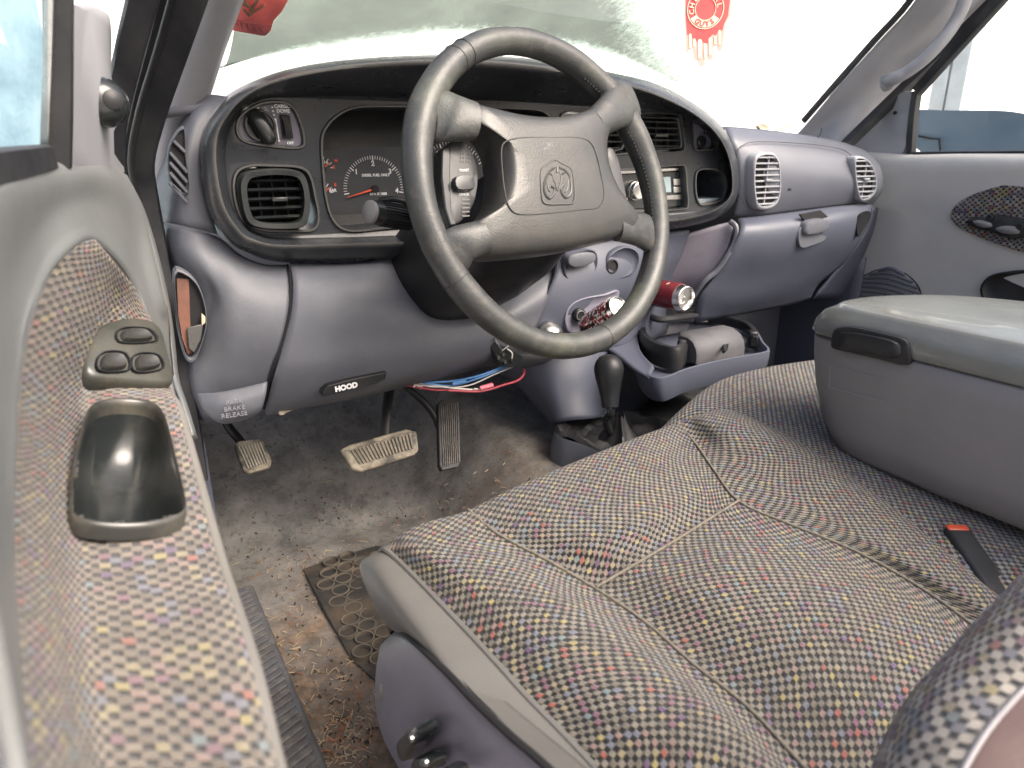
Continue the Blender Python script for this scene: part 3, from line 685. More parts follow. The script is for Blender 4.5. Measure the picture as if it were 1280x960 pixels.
def flat_spoke(pts, ws, th=.011, mat='leather', name='spoke'):
    """flattened spoke lying in the wheel plane; ws = half widths"""
    P = crv(pts, 5); Wd = crv([Vector((w, 0, 0)) for w in ws], 5); rows = []
    for i, p in enumerate(P):
        T = (P[min(i+1, len(P)-1)]-P[max(i-1, 0)]).normalized(); s = T.cross(WN).normalized()
        rows.append([p+s*Wd[i].x*(abs(math.cos(q))**.8*(1 if math.cos(q) >= 0 else -1))+WN*th*math.sin(q) for q in [2*math.pi*k/22 for k in range(22)]])
    return link(loft(rows), name, mat, sw_)
flat_spoke([WP(538, 146, .0), WP(552, 146, .006), WP(568, 148, .013), WP(592, 152, .018)], [.028, .030, .026, .021], .015)
flat_spoke([WP(786, 128, .0), WP(775, 132, .006), WP(762, 142, .013), WP(742, 156, .016)], [.030, .030, .023, .018], .015)
flat_spoke([WP(557, 322, .0), WP(566, 314, .005), WP(580, 304, .012), WP(604, 296, .018)], [.028, .025, .020, .018], .013)
flat_spoke([WP(809, 292, .0), WP(802, 289, .005), WP(790, 286, .012), WP(770, 282, .016)], [.026, .025, .021, .020], .013)
PADPX = [(584,135),(596,137),(614,141),(636,146),(658,149),(678,150),(696,149),(718,144),(736,138),(750,139),(758,147),(757,160),(752,178),(752,198),(758,222),(768,244),(780,261),(790,273),(791,284),(787,293),(768,299),(745,305),(715,312),(680,318),(640,322),(612,323),(592,318),(584,305),(580,288),(592,280),(607,270),(618,250),(621,228),(620,205),(616,185),(607,168),(592,158),(576,162),(572,168),(578,152)]
PADPX = PADPX[:36]+[(594,158),(582,158),(578,150)]
po = crv([WP(x, y, .008) for x, y in PADPX], 3, True)
pc = sum(po, Vector())/len(po)
def pad_rows():
    rows = []; cum = [0]
    for i in range(len(po)): cum.append(cum[-1]+(po[(i+1) % len(po)]-po[i]).length)
    d0 = po[0]-pc; A0 = math.atan2(d0.dot(W2), d0.dot(W1)); d9 = po[6]-pc; A9 = math.atan2(d9.dot(W2), d9.dot(W1)); sg = -1 if A9 < A0 else 1
    for s, h in ((.97, -.03), (1.0, -.012), (1.005, 0), (.99, .008), (.965, .0145), (.92, .019), (.84, .0225), (.72, .0245), (.5, .0255), (.25, .026), (.02, .026)):
        k = max(0, min(1, (.93-s)/.4)); row = []
        for i_, p in enumerate(po):
            d = p-pc; a = A0+sg*2*math.pi*cum[i_]/cum[-1]; e = W1*math.cos(a)*.092+W2*math.sin(a)*.066
            row.append(pc+(d*(1-k)+e*k)*s+WN*h)
        rows.append(row)
    return rows
pad = link(loft(pad_rows()), 'hub_pad', 'pad', sw_, ang=70)
ip = crv([WP(x, y, .0328) for x, y in [(627,186),(634,176),(655,172),(690,172),(722,172),(738,178),(746,195),(752,222),(755,245),(748,259),(725,262),(690,266),(655,268),(640,263),(632,245),(628,215)]], 4, True)
def ring_tube(P, r, name, mat, par, seg=6):
    n_ = len(P); rows = []
    for i in range(n_):
        T = (P[(i+1) % n_]-P[i-1]).normalized(); s = T.cross(WN).normalized()
        rows.append([P[i]+(s*math.cos(q)+WN*math.sin(q))*r for q in [2*math.pi*k/seg for k in range(seg)]])
    return link(grid_mesh(rows, cu=True, cv=True), name, mat, par)
ring_tube(ip, .0008, 'airbag_seam', 'padline', pad)
hoff = .0335
text('SRS', .0062, WP(687, 181, hoff), W1, W2, 'faint', pad); text('AIRBAG', .0055, WP(687, 187, hoff), W1, W2, 'faint', pad)
# shield emblem: outline, muzzle and the two curled horns
sh = crv([WP(x, y, hoff) for x, y in [(676,213),(684,206),(693,200),(703,205),(714,212),(717,228),(718,246),(715,254),(700,255),(684,255),(678,250),(676,232)]], 3, True)
ring_tube(sh, .0013, 'emblem_border', 'emb', pad)
emb = []
def et(px, r=.0011): emb.append(tube_mesh(crv([WP(x, y, hoff+.0002) for x, y in px], 5), r, 6))
et([(693,210),(687,214),(682,223),(680,234),(682,243),(687,248),(692,243),(693,236),(689,233)], .0015); et([(699,210),(706,213),(712,221),(714,233),(713,242),(708,247),(703,243),(701,236),(704,232)], .0015)
et([(696,209),(696,216)], .0016); et([(693,214),(691,222),(694,230),(697,238),(700,230),(701,221),(699,214)], .0010); et([(690,219),(686,217)], .0012); et([(702,218),(706,216)], .0012); et([(684,226),(685,236),(688,240)], .0009); et([(710,225),(709,236),(706,240)], .0009)
link(join(emb), 'emblem', 'emb', pad)
# speed-control pods beside the pad
def pod(px, name, off):
    o = crv([WP(x, y, off) for x, y in px], 3, True)
    return link(pillow(o, WN, [(.98, -.03), (1, -.002), (.97, .003), (.9, .0045), (.5, .005)]), name, plastic('pod_grey', (.042, .042, .044), .45), sw_)
pl = pod([(560,182),(572,176),(584,184),(592,200),(596,222),(593,248),(584,268),(570,281),(562,278),(559,255),(558,220)], 'cruise_switch_pod', -.004)
link(prism([WP(x, y, .000) for x, y in [(553,185),(563,180),(565,210),(567,245),(571,282),(563,283),(556,260),(552,225)]], -WN*.02), 'pod_side', 'gloss', pl, bev=.002)
link(pillow(crv([WP(x, y, .002) for x, y in [(566,223),(588,221),(590,228),(589,238),(568,239)]], 3, True), WN, [(1, -.003), (1, .004), (.9, .0065), (.5, .007)]), 'rocker_switch', 'gloss', pl)
gr_ = [box_mesh(WP(582, 250+k*5, .0012), (.010, .0012, .0014), (W1, WN, W2)) for k in range(5)]+[box_mesh(WP(576+3.6*(k % 4), 192+(k//4)*5, .0012), (.0012, .0012, .0012), (W1, WN, W2)) for k in range(12)]
link(join(gr_), 'grip_marks', 'bezel', pl)
text('COAST', .004, WP(580, 213, .0015), W1, W2, 'white', pl); text('CANCEL', .0036, WP(580, 243, .0015), W1, W2, 'white', pl)
pr_ = pod([(757,186),(764,186),(770,200),(776,225),(781,250),(782,262),(776,262),(768,246),(760,222),(756,200)], 'cruise_switch_pod', -.006)
# stitched seam on the right inner rim
st = []
for k in range(-26, 34):
    th = R(k*1.75)
    if R(5) > 0:
        d = W1*math.cos(th)+W2*math.sin(th); e = W2*math.cos(th)-W1*math.sin(th)
        st.append(tube_mesh([WC+d*(rr-.0155)+WN*(.0045)-e*.0012, WC+d*(rr-.0170)+WN*(.0078)+e*.0012], .0008, 5))
link(join(st), 'stitching', 'padline', sw_)
for px, py, q in ((566, 70, 0), (578, 64, 0), (745, 398, 0), (575, 345, 0)):
    # wrap seams in the leather
    v = (WP(px, py)-WC); v = v-WN*v.dot(WN); v.normalize()
    seg = [WC+v*(rr+math.cos(q2)*.0160)+WN*math.sin(q2)*.0172 for q2 in [2*math.pi*j/24 for j in range(25)]]
    link(tube_mesh(seg, .0007, 5), 'leather_seam', 'padline', sw_)
# ------------------------------------------------------------------ column and stalk
col_ = thing('steering_column', 'black steering column shroud running from the wheel hub into the dash', 'steering column', WC-WN*.12)
rows = []
for d, w, h, dz in ((.035, .062, .050, -.004), (.045, .074, .060, -.010), (.09, .082, .070, -.020), (.16, .088, .076, -.030), (.25, .092, .080, -.036), (.30, .090, .078, -.038)):
    c = WC-WN*d+ZZ*dz; rows.append([c+W1*w*(abs(math.cos(q))**.7)*(1 if math.cos(q) > 0 else -1)+W2*h*(abs(math.sin(q))**.75)*(1 if math.sin(q) > 0 else -1) for q in [2*math.pi*k/40 for k in range(40)]])
link(loft(rows), 'column_shroud', 'black', col_, ang=60)
sA = Y(470, 266, .80); sB = Y(518, 274, .815); sC = Y(575, 285, .84); sd_ = (sB-sA).normalized()
stk = disc(sA, -sd_, .014, prof=[(.0095, -.075), (.010, -.055), (.0135, -.052), (.0140, -.006), (.0148, -.002), (.0142, .0055), (.012, .0075), (.001, .008)], seg=36)
so = link(stk, 'multifunction_stalk', 'gloss', col_)
fl = []
a1 = sd_.orthogonal().normalized(); a2 = sd_.cross(a1)
for k in range(26):
    q = 2*math.pi*k/26; d = a1*math.cos(q)+a2*math.sin(q); fl.append(box_mesh(sA+sd_*.028+d*.0142, (.044, .0014, .0018), (sd_, d.cross(sd_), d)))
link(join(fl), 'stalk_grip', 'black', so)
link(disc(sA-sd_*.002, -sd_, .0125, prof=[(.0135, -.001), (.0135, .008), (.0115, .0098), (.001, .0102)]), 'stalk_button', M['console'], so)
tube('stalk_arm', [sB, (sB+sC)/2, sC], .008, 'black', so)
link(join([tube_mesh(crv([sA+ZZ*.015+sd_*.006, sA+ZZ*.020+sd_*.03, sB+ZZ*.017, sB+sd_*.03+ZZ*.01], 5), .0035, 8)]), 'wiper_ring', 'gloss', so)
# ================================================================== FLOOR
def fz(x, y):
    def ss(t): t = max(0, min(1, t)); return t*t*(3-2*t)
    z = -.65+.15*ss((x+.40)/.19)*(1-ss((x-.22)/.18))
    z += .55*max(0, (y-1.10))+.25*ss((y-1.05)/.2)*0 + (.35*max(0, y-1.28))
    z += .006*math.sin(x*17+y*5)*math.sin(y*13)
    return z
fl_ = grid_mesh([[Vector((-.735+1.5*i/90, -.3+1.9*j/90, fz(-.735+1.5*i/90, -.3+1.9*j/90))) for i in range(91)] for j in range(91)], uvs=lambda p, u, v: (p.x, p.y))
fo_ = link(fl_, 'floor', 'floor', None); fo_['kind'] = 'structure'
def onfloor(px, py, lift=.002):
    t0 = .3
    for k in range(4000):
        p = CAM+ray(px, py)*t0
        if p.z < fz(p.x, p.y)+lift: return p
        t0 += .0015
    return p
# rubber mat with rings
mat_px = [(379,712),(420,697),(470,683),(540,690),(575,720),(575,860),(500,880),(455,838),(438,822),(405,765)]
mo = [onfloor(x, y, .004) for x, y in mat_px]
mt_ = thing('floor_mat', 'dark rubber floor mat moulded with rings, poking out from beneath the seat', 'floor mat', mo[1])
link(prism([p-ZZ*.001 for p in mo], (0, 0, .0022)), 'mat_sheet', plastic('mat_rubber', (.020, .020, .019), .7, (.075, .055, .038), 16, 300, .4, lo=.4, hi=.65), mt_, smooth=False)
rings = []
cx = sum(mo, Vector())/len(mo)
import itertools
def inside(p, poly):
    c = False; j = len(poly)-1
    for i in range(len(poly)):
        if (poly[i].y > p.y) != (poly[j].y > p.y) and p.x < (poly[j].x-poly[i].x)*(p.y-poly[i].y)/(poly[j].y-poly[i].y)+poly[i].x: c = not c
        j = i
    return c
ux = (mo[2]-mo[0]).normalized(); ux.z = 0; uy = Vector((-ux.y, ux.x, 0))
for i in range(-12, 13):
    for j in range(-14, 15):
        rd = .0128; c = mo[0]+ux*(.015+i*.0285+(j % 2)*.01425)-uy*(.012+j*.0255); c.z = -.645+.004
        cc_ = Vector((c.x, c.y, 0))
        if not all(inside(cc_+Vector((math.cos(a)*rd, math.sin(a)*rd, 0)), mo) for a in (0, 1.57, 3.14, 4.7)): continue
        c.z = min(p.z for p in mo)+.002 if False else (fz(c.x, c.y)+.0095)
        pr_ = [[c+Vector((math.cos(a)*(rd+q*.0012), math.sin(a)*(rd+q*.0012), h)) for a in [2*math.pi*k/22 for k in range(22)]] for q, h in ((-1, -.007), (-.7, .0015), (.7, .0015), (1, -.007))]
        rings.append(grid_mesh(pr_, cu=True))
link(join(rings), 'mat_rings', plastic('ring_rubber', (.125, .105, .08), .6, (.07, .065, .06), 30, gs=0), mt_)
# debris
deb = []
def straw(p, l, r, curl=.3):
    a = random.uniform(0, math.pi); d = Vector((math.cos(a), math.sin(a), random.uniform(-.05, .15))); q = Vector((-d.y, d.x, 0))*random.uniform(-curl, curl)
    pts = [p-d*l/2+ZZ*.001, p+q*l*.3+ZZ*.002, p+d*l/2+ZZ*.002]; return tube_mesh(crv(pts, 2), r, 4)
reg = [(370, 700, 90, 40, 70), (480, 640, 110, 30, 75), (430, 920, 40, 45, 150), (360, 830, 40, 60, 70), (400, 760, 60, 60, 60), (330, 560, 60, 30, 20), (640, 590, 60, 35, 25), (440, 850, 40, 40, 50)]
dm = {'straw': [], 'dark': [], 'rusty': []}
for cx_, cy_, sx, sy, nn_ in reg:
    for k in range(int(nn_*1.5)):
        px = random.gauss(cx_, sx*.6); py = random.gauss(cy_, sy*.6)
        p = onfloor(px, py, .001); key = random.choice(['straw', 'straw', 'rusty', 'dark'])
        if p.x < -.72: continue
        dm[key].append(straw(p, random.uniform(.003, .015) if key != 'dark' else random.uniform(.0015, .005), random.uniform(.00035, .0007) if key != 'dark' else random.uniform(.0006, .0013)))
for key, c in (('straw', (.36, .28, .18)), ('dark', (.03, .022, .015)), ('rusty', (.26, .10, .04))):
    tag(link(join(dm[key]), {'straw': 'straw_litter', 'dark': 'dirt_crumbs', 'rusty': 'pine_needle_litter'}[key], plastic(key+'_bits', c, .8, gs=0)), {'straw': 'pale straw bits scattered over the dirty footwell floor', 'dark': 'dark soil crumbs scattered over the dirty footwell floor', 'rusty': 'rust brown dry needles scattered over the footwell floor'}[key], 'litter', kind='stuff')
# door sill plate
sp = thing('sill_plate', 'ribbed dark grey door sill plate beside the dirty footwell', 'sill plate', (-.74, .3, -.62))
SILL = plastic('sill_plastic', (.075, .075, .08), .5, (.055, .05, .048), 18, 400, .3, dust=.3)
link(box_mesh((-.752, .32, -.632), (.11, 1.3, .02)), 'sill_base', SILL, sp, bev=.004)
link(join([box_mesh((-.745, -.1+k*.0125, -.6205), (.085, .0055, .004), (Vector((.93, .37, 0)), Vector((-.37, .93, 0)), ZA)) for k in range(84)]), 'sill_ribs', SILL, sp, bev=.001)
link(box_mesh((-.803, .32, -.80), (.02, 1.5, .34)), 'sill_outer', 'paint', sp, bev=.003)
kp = thing('kick_panel', 'dull slate kick panel at the side of the driver footwell', 'trim panel', (-.735, 1.05, -.5))
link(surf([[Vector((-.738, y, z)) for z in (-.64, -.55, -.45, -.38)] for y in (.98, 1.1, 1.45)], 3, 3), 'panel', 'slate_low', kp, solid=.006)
# firewall on both sides
fw = surf([[Vector((x, 1.22 if x > .15 else 1.5, z)) for z in (-.66, -.45, -.25, -.1)] for x in (-.74, -.3, .1, .2, .5, .82)], 3, 3)
tag(link(fw, 'firewall_lining', 'slate', None, solid=.01), 'dark blue grey firewall lining behind the passenger footwell', 'lining')
pm = thing('passenger_floor_mat', 'black rubber mat in the passenger footwell behind the seat edge', 'floor mat', (.3, .95, -.6))
pmp = crv([onfloor(x, y, .004) for x, y in [(800,545),(812,500),(822,482),(850,478),(900,465),(960,452),(990,480),(960,560)]], 3, True)
link(prism([p for p in pmp], (0, 0, .006)), 'mat_sheet', plastic('black_mat', (.025, .027, .033), .6, (.05, .05, .05), 20, 200, .6), pm)
# ================================================================== PEDALS
PN = Vector((0, -.82, .57)).normalized()
def ped(px, off, Yc, pxc): p0 = Y(*pxc, Yc); return [PL(a, b, p0+PN*off, PN) for a, b in px]
bp = thing('brake_pedal', 'wide ribbed brake pedal hanging on its arm, middle of the three pedals', 'pedal', Y(475, 562, .98))
o = ped([(425,562),(437,556),(508,536),(521,539),(524,563),(519,568),(452,590),(440,586)], 0, .98, (475, 562))
po_ = link(prism(o, PN*-.016), 'pedal_pad', 'pedal', bp, bev=.003)
A, B_, C_, D_ = ped([(436,562),(514,541),(518,561),(450,582)], .0015, .98, (475, 562))
rb = []
for k in range(17):
    s = (k+.5)/17; p = A.lerp(B_, s); q = D_.lerp(C_, s); d = (q-p); c = (p+q)/2; rb.append(box_mesh(c, (d.length*.88, .0035, .004), (d.normalized(), d.normalized().cross(PN), PN)))
link(join(rb), 'pad_ribs', plastic('rib_rubber', (.24, .21, .17), .8, (.12, .11, .09), 50), po_, bev=.0006)
tube('pad_border', ped([(432,563),(512,540)], .001, .98, (475, 562)), .0016, 'pedal', po_, smooth=0, seg=6)
tube('pedal_arm', [Y(479, 556, 1.0), Y(482, 520, 1.03), Y(487, 484, 1.06), Y(490, 440, 1.08)], .009, 'black', bp, flat=.55)
ap = thing('accelerator_pedal', 'tall narrow ribbed accelerator pedal, rightmost of the three pedals', 'pedal', Y(562, 540, 1.03))
o = ped([(547,505),(552,500),(572,497),(575,503),(577,576),(574,583),(552,588),(549,582)], 0, 1.03, (562, 540))
ao = link(prism(o, PN*-.012), 'pedal_pad', 'rubber', ap, bev=.002)
A, B_, C_, D_ = ped([(550,506),(573,502),(575,579),(553,584)], .001, 1.03, (562, 540))
rb = []
for k in range(9):
    s = (k+.5)/9; p = A.lerp(B_, s); q = D_.lerp(C_, s); d = q-p; rb.append(box_mesh((p+q)/2, (d.length*.97, .0013, .003), (d.normalized(), d.normalized().cross(PN), PN)))
link(join(rb), 'pad_ribs', plastic('rib_rubber_grey', (.22, .20, .18), .7, (.10, .09, .08), 60), ao, bev=.0004)
tube('pedal_arm', [Y(549, 535, 1.05), Y(543, 520, 1.06), Y(530, 503, 1.07), Y(512, 487, 1.08), Y(495, 470, 1.1)], .0065, 'black', ap)
pb = thing('parking_brake_pedal', 'small dusty parking brake pedal, leftmost of the three pedals', 'pedal', Y(316, 570, 1.06))
o = ped([(293,556),(296,552),(325,548),(330,552),(340,575),(338,584),(311,592),(304,588)], 0, 1.06, (316, 570))
qo = link(prism(o, PN*-.016), 'pedal_pad', 'pedal', pb, bev=.003)
A, B_, C_, D_ = ped([(296,557),(326,551),(337,579),(310,588)], .001, 1.06, (316, 570))
rb = []
for k in range(8):
    s = (k+.5)/8; p = A.lerp(B_, s); q = D_.lerp(C_, s); d = q-p; rb.append(box_mesh((p+q)/2, (d.length*.9, .0022, .0035), (d.normalized(), d.normalized().cross(PN), PN)))
link(join(rb), 'pad_ribs', plastic('rib_rubber_tan', (.38, .35, .29), .8, (.22, .20, .17), 50), qo, bev=.0005)
tube('pedal_arm', [Y(308, 560, 1.075), Y(296, 546, 1.09), Y(284, 530, 1.10), Y(278, 505, 1.11)], .008, 'black', pb, flat=.6)
# ================================================================== WIRES, CONTROLLER
wr = thing('wiring', 'bundle of blue, red and white wires hanging under the knee bolster', 'wiring', Y(590, 475, .95))
def wire(px, r, m, yv=None, name='wire'): return tube(name, [Y(a, b, c) for a, b, c in px], r, m, wr, seg=8, smooth=6)
wire([(505,476,.97),(535,481,.95),(565,485,.93),(590,487,.925),(600,486,.925)], .0016, 'wwhite')
wire([(560,488,.925),(600,489,.92),(630,481,.915),(648,475,.91),(655,466,.91),(652,457,.91),(640,452,.915)], .0020, 'wred')
wire([(592,486,.923),(612,487,.921),(630,481,.916)], .0014, 'wwhite')
wire([(520,478,.96),(560,477,.94),(590,472,.92),(615,464,.91),(632,456,.91)], .0018, 'wblue')
wire([(530,479,.95),(565,482,.935),(600,472,.915),(640,456,.91)], .0016, 'wblue')
wire([(513,480,.96),(550,484,.94),(585,482,.925),(618,468,.915),(645,457,.91)], .0012, 'wwhite')
wire([(508,482,.96),(540,487,.94),(562,488,.93)], .0016, 'wred')
tube('connector', [Y(566,480,.93), Y(583,476,.922)], .0038, 'wblue', wr, smooth=0, seg=10); tube('connector', [Y(600,485.5,.920), Y(616,481,.917)], .0040, 'wpink', wr, smooth=0, seg=10)
link(box_mesh(Y(522, 483, .955), (.016, .006, .006), (Vector((.9, 0, -.4)).normalized(), YA, Vector((.4, 0, .9)).normalized())), 'connector', 'wwhite', wr, bev=.001)
cn = thing('loose_connector', 'tan plastic wire connector dangling below the knee panel', 'connector', Y(357, 511, .94))
link(join([box_mesh(Y(357, 511, .94), (.018, .010, .009), (Vector((.93, 0, .35)).normalized(), YA, Vector((-.35, 0, .93)).normalized())), box_mesh(Y(351, 512, .938), (.008, .014, .012))]), 'housing', 'tan', cn, bev=.0012)
tube('wire', [Y(362, 508, .94), Y(372, 500, .95), Y(376, 485, .97)], .0012, 'wwhite', cn)
bc = thing('brake_controller', 'small black bracket with exposed screws below the steering wheel rim', 'controller', Y(630, 440, .90))
bo = link(prism([Y(a, b, .895) for a, b in [(608,425),(614,420),(622,430),(640,436),(655,446),(645,460),(626,458),(618,442)]], (0, .02, 0)), 'bracket', 'gloss', bc, bev=.0015)
for px, py in ((618.5, 423), (623, 447), (629, 443), (640, 450), (631, 452)): link(disc(Y(px, py, .893), -YA, .003, .002, 14), 'screw', M['alu'], bo)
tube('bracket_wire', [Y(619, 424, .892), Y(624, 433, .89), Y(628, 439, .892)], .001, 'metal', bo); tube('bracket_wire', [Y(628, 438, .892), Y(636, 432, .892)], .001, 'metal', bo); tube('bracket_wire', [Y(634, 436, .892), Y(640, 441, .891), Y(640, 448, .892)], .001, 'wwhite', bo)
link(pillow(crv([Y(a, b, .905) for a, b in [(630,445),(655,440),(690,442),(680,452),(655,458),(640,457)]], 3, True), Vector((0, -1, -.3)), [(1, 0), (.95, .006), (.5, .008)]), 'bracket_shell', 'black', bo)
kb2 = thing('chrome_knob', 'round chrome knob peeking above the lower steering wheel rim', 'knob', Y(688, 412, .91))
c = Y(688, 416, .915)
link(disc(c, Vector((0, -.6, .8)), .018, prof=[(.019, -.012), (.021, 0), (.019, .008), (.012, .0135), (.001, .015)], seg=32), 'knob_dome', M['metal'], kb2)
# ================================================================== SHIFTER
shf = thing('gear_shifter', 'black gear shift lever with egg shaped knob and rubber boot', 'gear shifter', Z(770, 556, -.50))
ax = (D(760, 450, 1.13)-D(762, 500, 1.13)).normalized(); kc = D(761, 463, 1.13)
pr2 = [(.0003, .0235), (.006, .023), (.012, .0205), (.017, .014), (.0197, .006), (.0200, 0), (.0185, -.010), (.0155, -.024), (.0128, -.038), (.0115, -.050), (.0112, -.054), (.006, -.055)]
kn_ = link(disc(kc, ax, 1, prof=[(a*1.22, b*1.12) for a, b in pr2[::-1]], seg=40), 'shift_knob', 'black', shf)
for dx_ in (-1, 0, 1): link(box_mesh(kc+ax*.0232+RT*dx_*.0045-FH*.003, (.0010, .009, .001), (RT, (FH+UP*.1).normalized(), ax)), 'shift_pattern', 'faint', kn_)
link(box_mesh(kc+ax*.0236-FH*.003, (.010, .001, .001), (RT, FH, ax)), 'shift_pattern', 'faint', kn_)
tube('lever', [kc-ax*.05, kc-ax*.07, D(757, 523, 1.15), D(762, 538, 1.17), D(771, 553, 1.19)], .0065, 'gloss', shf, flat=1)
skp = [(693,540),(697,531),(708,523),(728,518),(750,517),(775,517),(800,520),(830,528),(845,545),(830,575),(795,590),(762,572),(728,556),(704,548)]
top = crv([Z(a, b, -.455) for a, b in skp], 4, True); tc_ = sum(top, Vector())/len(top)
sk = loft([[tc_+(p-tc_)*s+ZZ*h for p in top] for s, h in ((1.16, -.14), (1.12, -.09), (1.06, -.03), (1.01, -.004), (.985, 0), (.95, -.002), (.93, -.012), (.92, -.06))], caps=False)
link(sk, 'shifter_skirt', 'slate', shf)
bt = []
for k, (s, h) in enumerate(((.985, .001), (.95, .006), (.90, .004), (.86, -.010), (.80, -.014), (.70, -.012), (.60, -.018), (.45, -.012), (.34, -.016), (.22, 0), (.14, .014), (.09, .030))):
    sc_c = tc_.lerp(D(771, 553, 1.19), min(1, k/9)); sc_c.z = tc_.z
    bt.append([sc_c+(p-tc_)*s+ZZ*(h+.004*math.sin(i*.9+k)) for i, p in enumerate(top)])
link(loft(bt, caps=False), 'boot', plastic('boot_rubber', (.013, .013, .015), .6, (.06, .055, .05), 25, 300, .3, lo=.55, hi=.8), shf)
# ================================================================== TRAY WITH CUP HOLDERS + CANS
ty = thing('cup_holder_tray', 'grey pull-out tray with black cup holder arms below the centre stack', 'cup holder', Z(870, 430, -.36))
TZ = -.352
tp = [Z(a, b, TZ) for a, b in [(790,413),(800,407),(870,402),(935,405),(955,428),(962,436),(955,441),(905,450),(860,461),(838,470),(826,473),(812,470),(800,460),(792,445),(788,430)]]
tp = crv(tp, 3, True); tcn = sum(tp, Vector())/len(tp)
link(grid_mesh([[tcn+(p-tcn)*s+ZZ*h for p in tp] for s, h in ((.93, -.045), (.99, -.030), (1.005, -.008), (1, 0), (.97, .001), (.95, -.003), (.93, -.022), (.02, -.024))], cu=True), 'tray', 'slate_low', ty, ang=50)
wing = surf([[Z(730, 420, -.34), Z(748, 432, -.345), Z(770, 446, -.35), Z(792, 464, -.355), Z(812, 476, -.36)], [Z(755, 412, -.34), Z(770, 422, -.345), Z(785, 435, -.35), Z(800, 452, -.354), Z(815, 468, -.356)], [Z(790, 404, -.335), Z(796, 412, -.34), Z(797, 425, -.345), Z(802, 443, -.35), Z(818, 462, -.353)]], 5, 5)
link(wing, 'tray_wing', 'slate_low', ty, solid=.006)
back = box_mesh(Z(850, 404, TZ)+Vector((0, .05, -.01)), (.30, .12, .02)); link(back, 'tray_rear', M['seatp'], ty, bev=.005)
def arm(px, zs, r, h, name='holder_arm'):
    P = crv([Z(a, b, TZ+z) for (a, b), z in zip(px, zs)], 6); rows = []
    for i, p in enumerate(P):
        T = (P[min(i+1, len(P)-1)]-P[max(i-1, 0)]).normalized(); s = T.cross(ZZ).normalized()
        rows.append([p+s*x*r+ZZ*y*h for x, y in ((-1, -1), (1, -1), (1.15, -.3), (1.1, .7), (.7, 1), (-.7, 1), (-1.1, .7), (-1.15, -.3))])
    return link(loft(rows), name, 'black', ty, bev=.001)
arm([(806,413),(802,420),(806,431),(818,440),(834,446),(846,447),(854,441)], [.0, .004, .006, .006, .006, .006, .006], .007, .020)
arm([(869,400),(885,399),(903,400),(918,403),(932,408),(941,416),(943,427)], [.006, .008, .010, .010, .008, .006, .004], .006, .010)
link(box_mesh(Z(853, 440, TZ+.004), (.020, .014, .048), (RT, FH, ZZ)), 'holder_stop', 'black', ty, bev=.004)
link(box_mesh(Z(940, 424, TZ+.004), (.018, .018, .034), (RT, FH, ZZ)), 'holder_stop', 'black', ty, bev=.004)
bL, bR = Z(872, 449, TZ), Z(932, 438, TZ); bx = (bR-bL).normalized(); by = Vector((-bx.y, bx.x, 0)).normalized(); mb = []
for s_ in (0, .06, .94, 1):
    p_ = bL.lerp(bR, s_); q_ = .85 if s_ in (0, 1) else 1
    mb.append([p_+by*(a*q_+.02*(1-q_))+ZZ*h*q_ for a, h in ((0, -.012), (0, .006), (.004, .020), (.014, .032), (.030, .038), (.055, .038), (.060, .034), (.060, -.012))])
link(loft(mb), 'tray_centre_block', plastic('block_grey', (.085, .085, .092), .6, (.06, .06, .065), 20, spec=.3), ty, ang=40)
link(pillow(crv([Z(a, b, TZ+.016) for a, b in [(903,431),(904,425),(908,425),(909,433),(907,440),(904,439)]], 3, True), Vector((0, -.7, .7)), [(1, -.004), (1, .004), (.7, .003)]), 'slot', 'hole', ty)
for (px, py, yy) in ((915, 405, 1.0), (893, 399, 1.02)): pass
def can(name, label, pa, pb, r, mat, grp='soda cans lying on the tray'):
    d = (pa-pb).normalized(); L = (pa-pb).length
    t = thing(name, label, 'drink can', pb, grp)
    b_ = link(disc(pb, d, 1, prof=[(.001, 0), (r*.75, 0), (r*.98, L*.06), (r, L*.12), (r, L*.86), (r*.96, L*.90)], seg=48), 'can_body', mat, t)
    link(disc(pb, d, 1, prof=[(r*.97, L*.88), (r*.90, L*.95), (r*.83, L*.985), (r*.84, L), (r*.80, L*1.004), (r*.76, L*.985), (r*.72, L*.955), (r*.2, L*.958), (.0005, L*.958)], seg=48), 'can_end', M['alu'], t, ang=60)
    q = pb+d*L*.965; u = d.orthogonal().normalized(); w = d.cross(u)
    link(join([tube_mesh([q+(u*math.cos(a)*1.0+w*math.sin(a)*.7)*r*.30+u*r*.15 for a in [2*math.pi*k/20 for k in range(21)]], .0012, 6), disc(q-d*.001, d, r*.13, .003, 16)]), 'pull_tab', M['alu'], t)
    return t, b_, d
def can_mat(name, kind):
    m, t, b = nt(name); n1 = noise(t, 55, 2, .5, dist=2.5)
    if kind == 1: c = mixc(t, ramp(t, n1, [(.60, 0), (.62, 1)], 'LINEAR'), (.20, .010, .016), (.75, .70, .68))
    else: c = mixc(t, ramp(t, noise(t, 75, 1, .5, dist=1.2), [(.44, 0), (.46, 1)]), (.02, .012, .014), mixc(t, ramp(t, n1, [(.5, 0), (.52, 1)]), (.30, .012, .02), (.8, .75, .72)))
    t.links.new(c, b.inputs['Base Color']); b.inputs['Roughness'].default_value = .25; b.inputs['Coat Weight'].default_value = .5; return m
_, b1, d1 = can('drink_can', 'dark red drink can lying on its side, right of the wheel rim', D(858, 373, 1.28), D(800, 362, 1.38), .0265, 'canred')
sq = D(836, 359, 1.30); link(join([tube_mesh(crv([sq+(RT*math.cos(a)+ZZ*math.sin(a))*(.009-.0008*a) for a in [k*.5 for k in range(12)]], 2), .0009, 5)]), 'swirl_print', 'cream', b1)
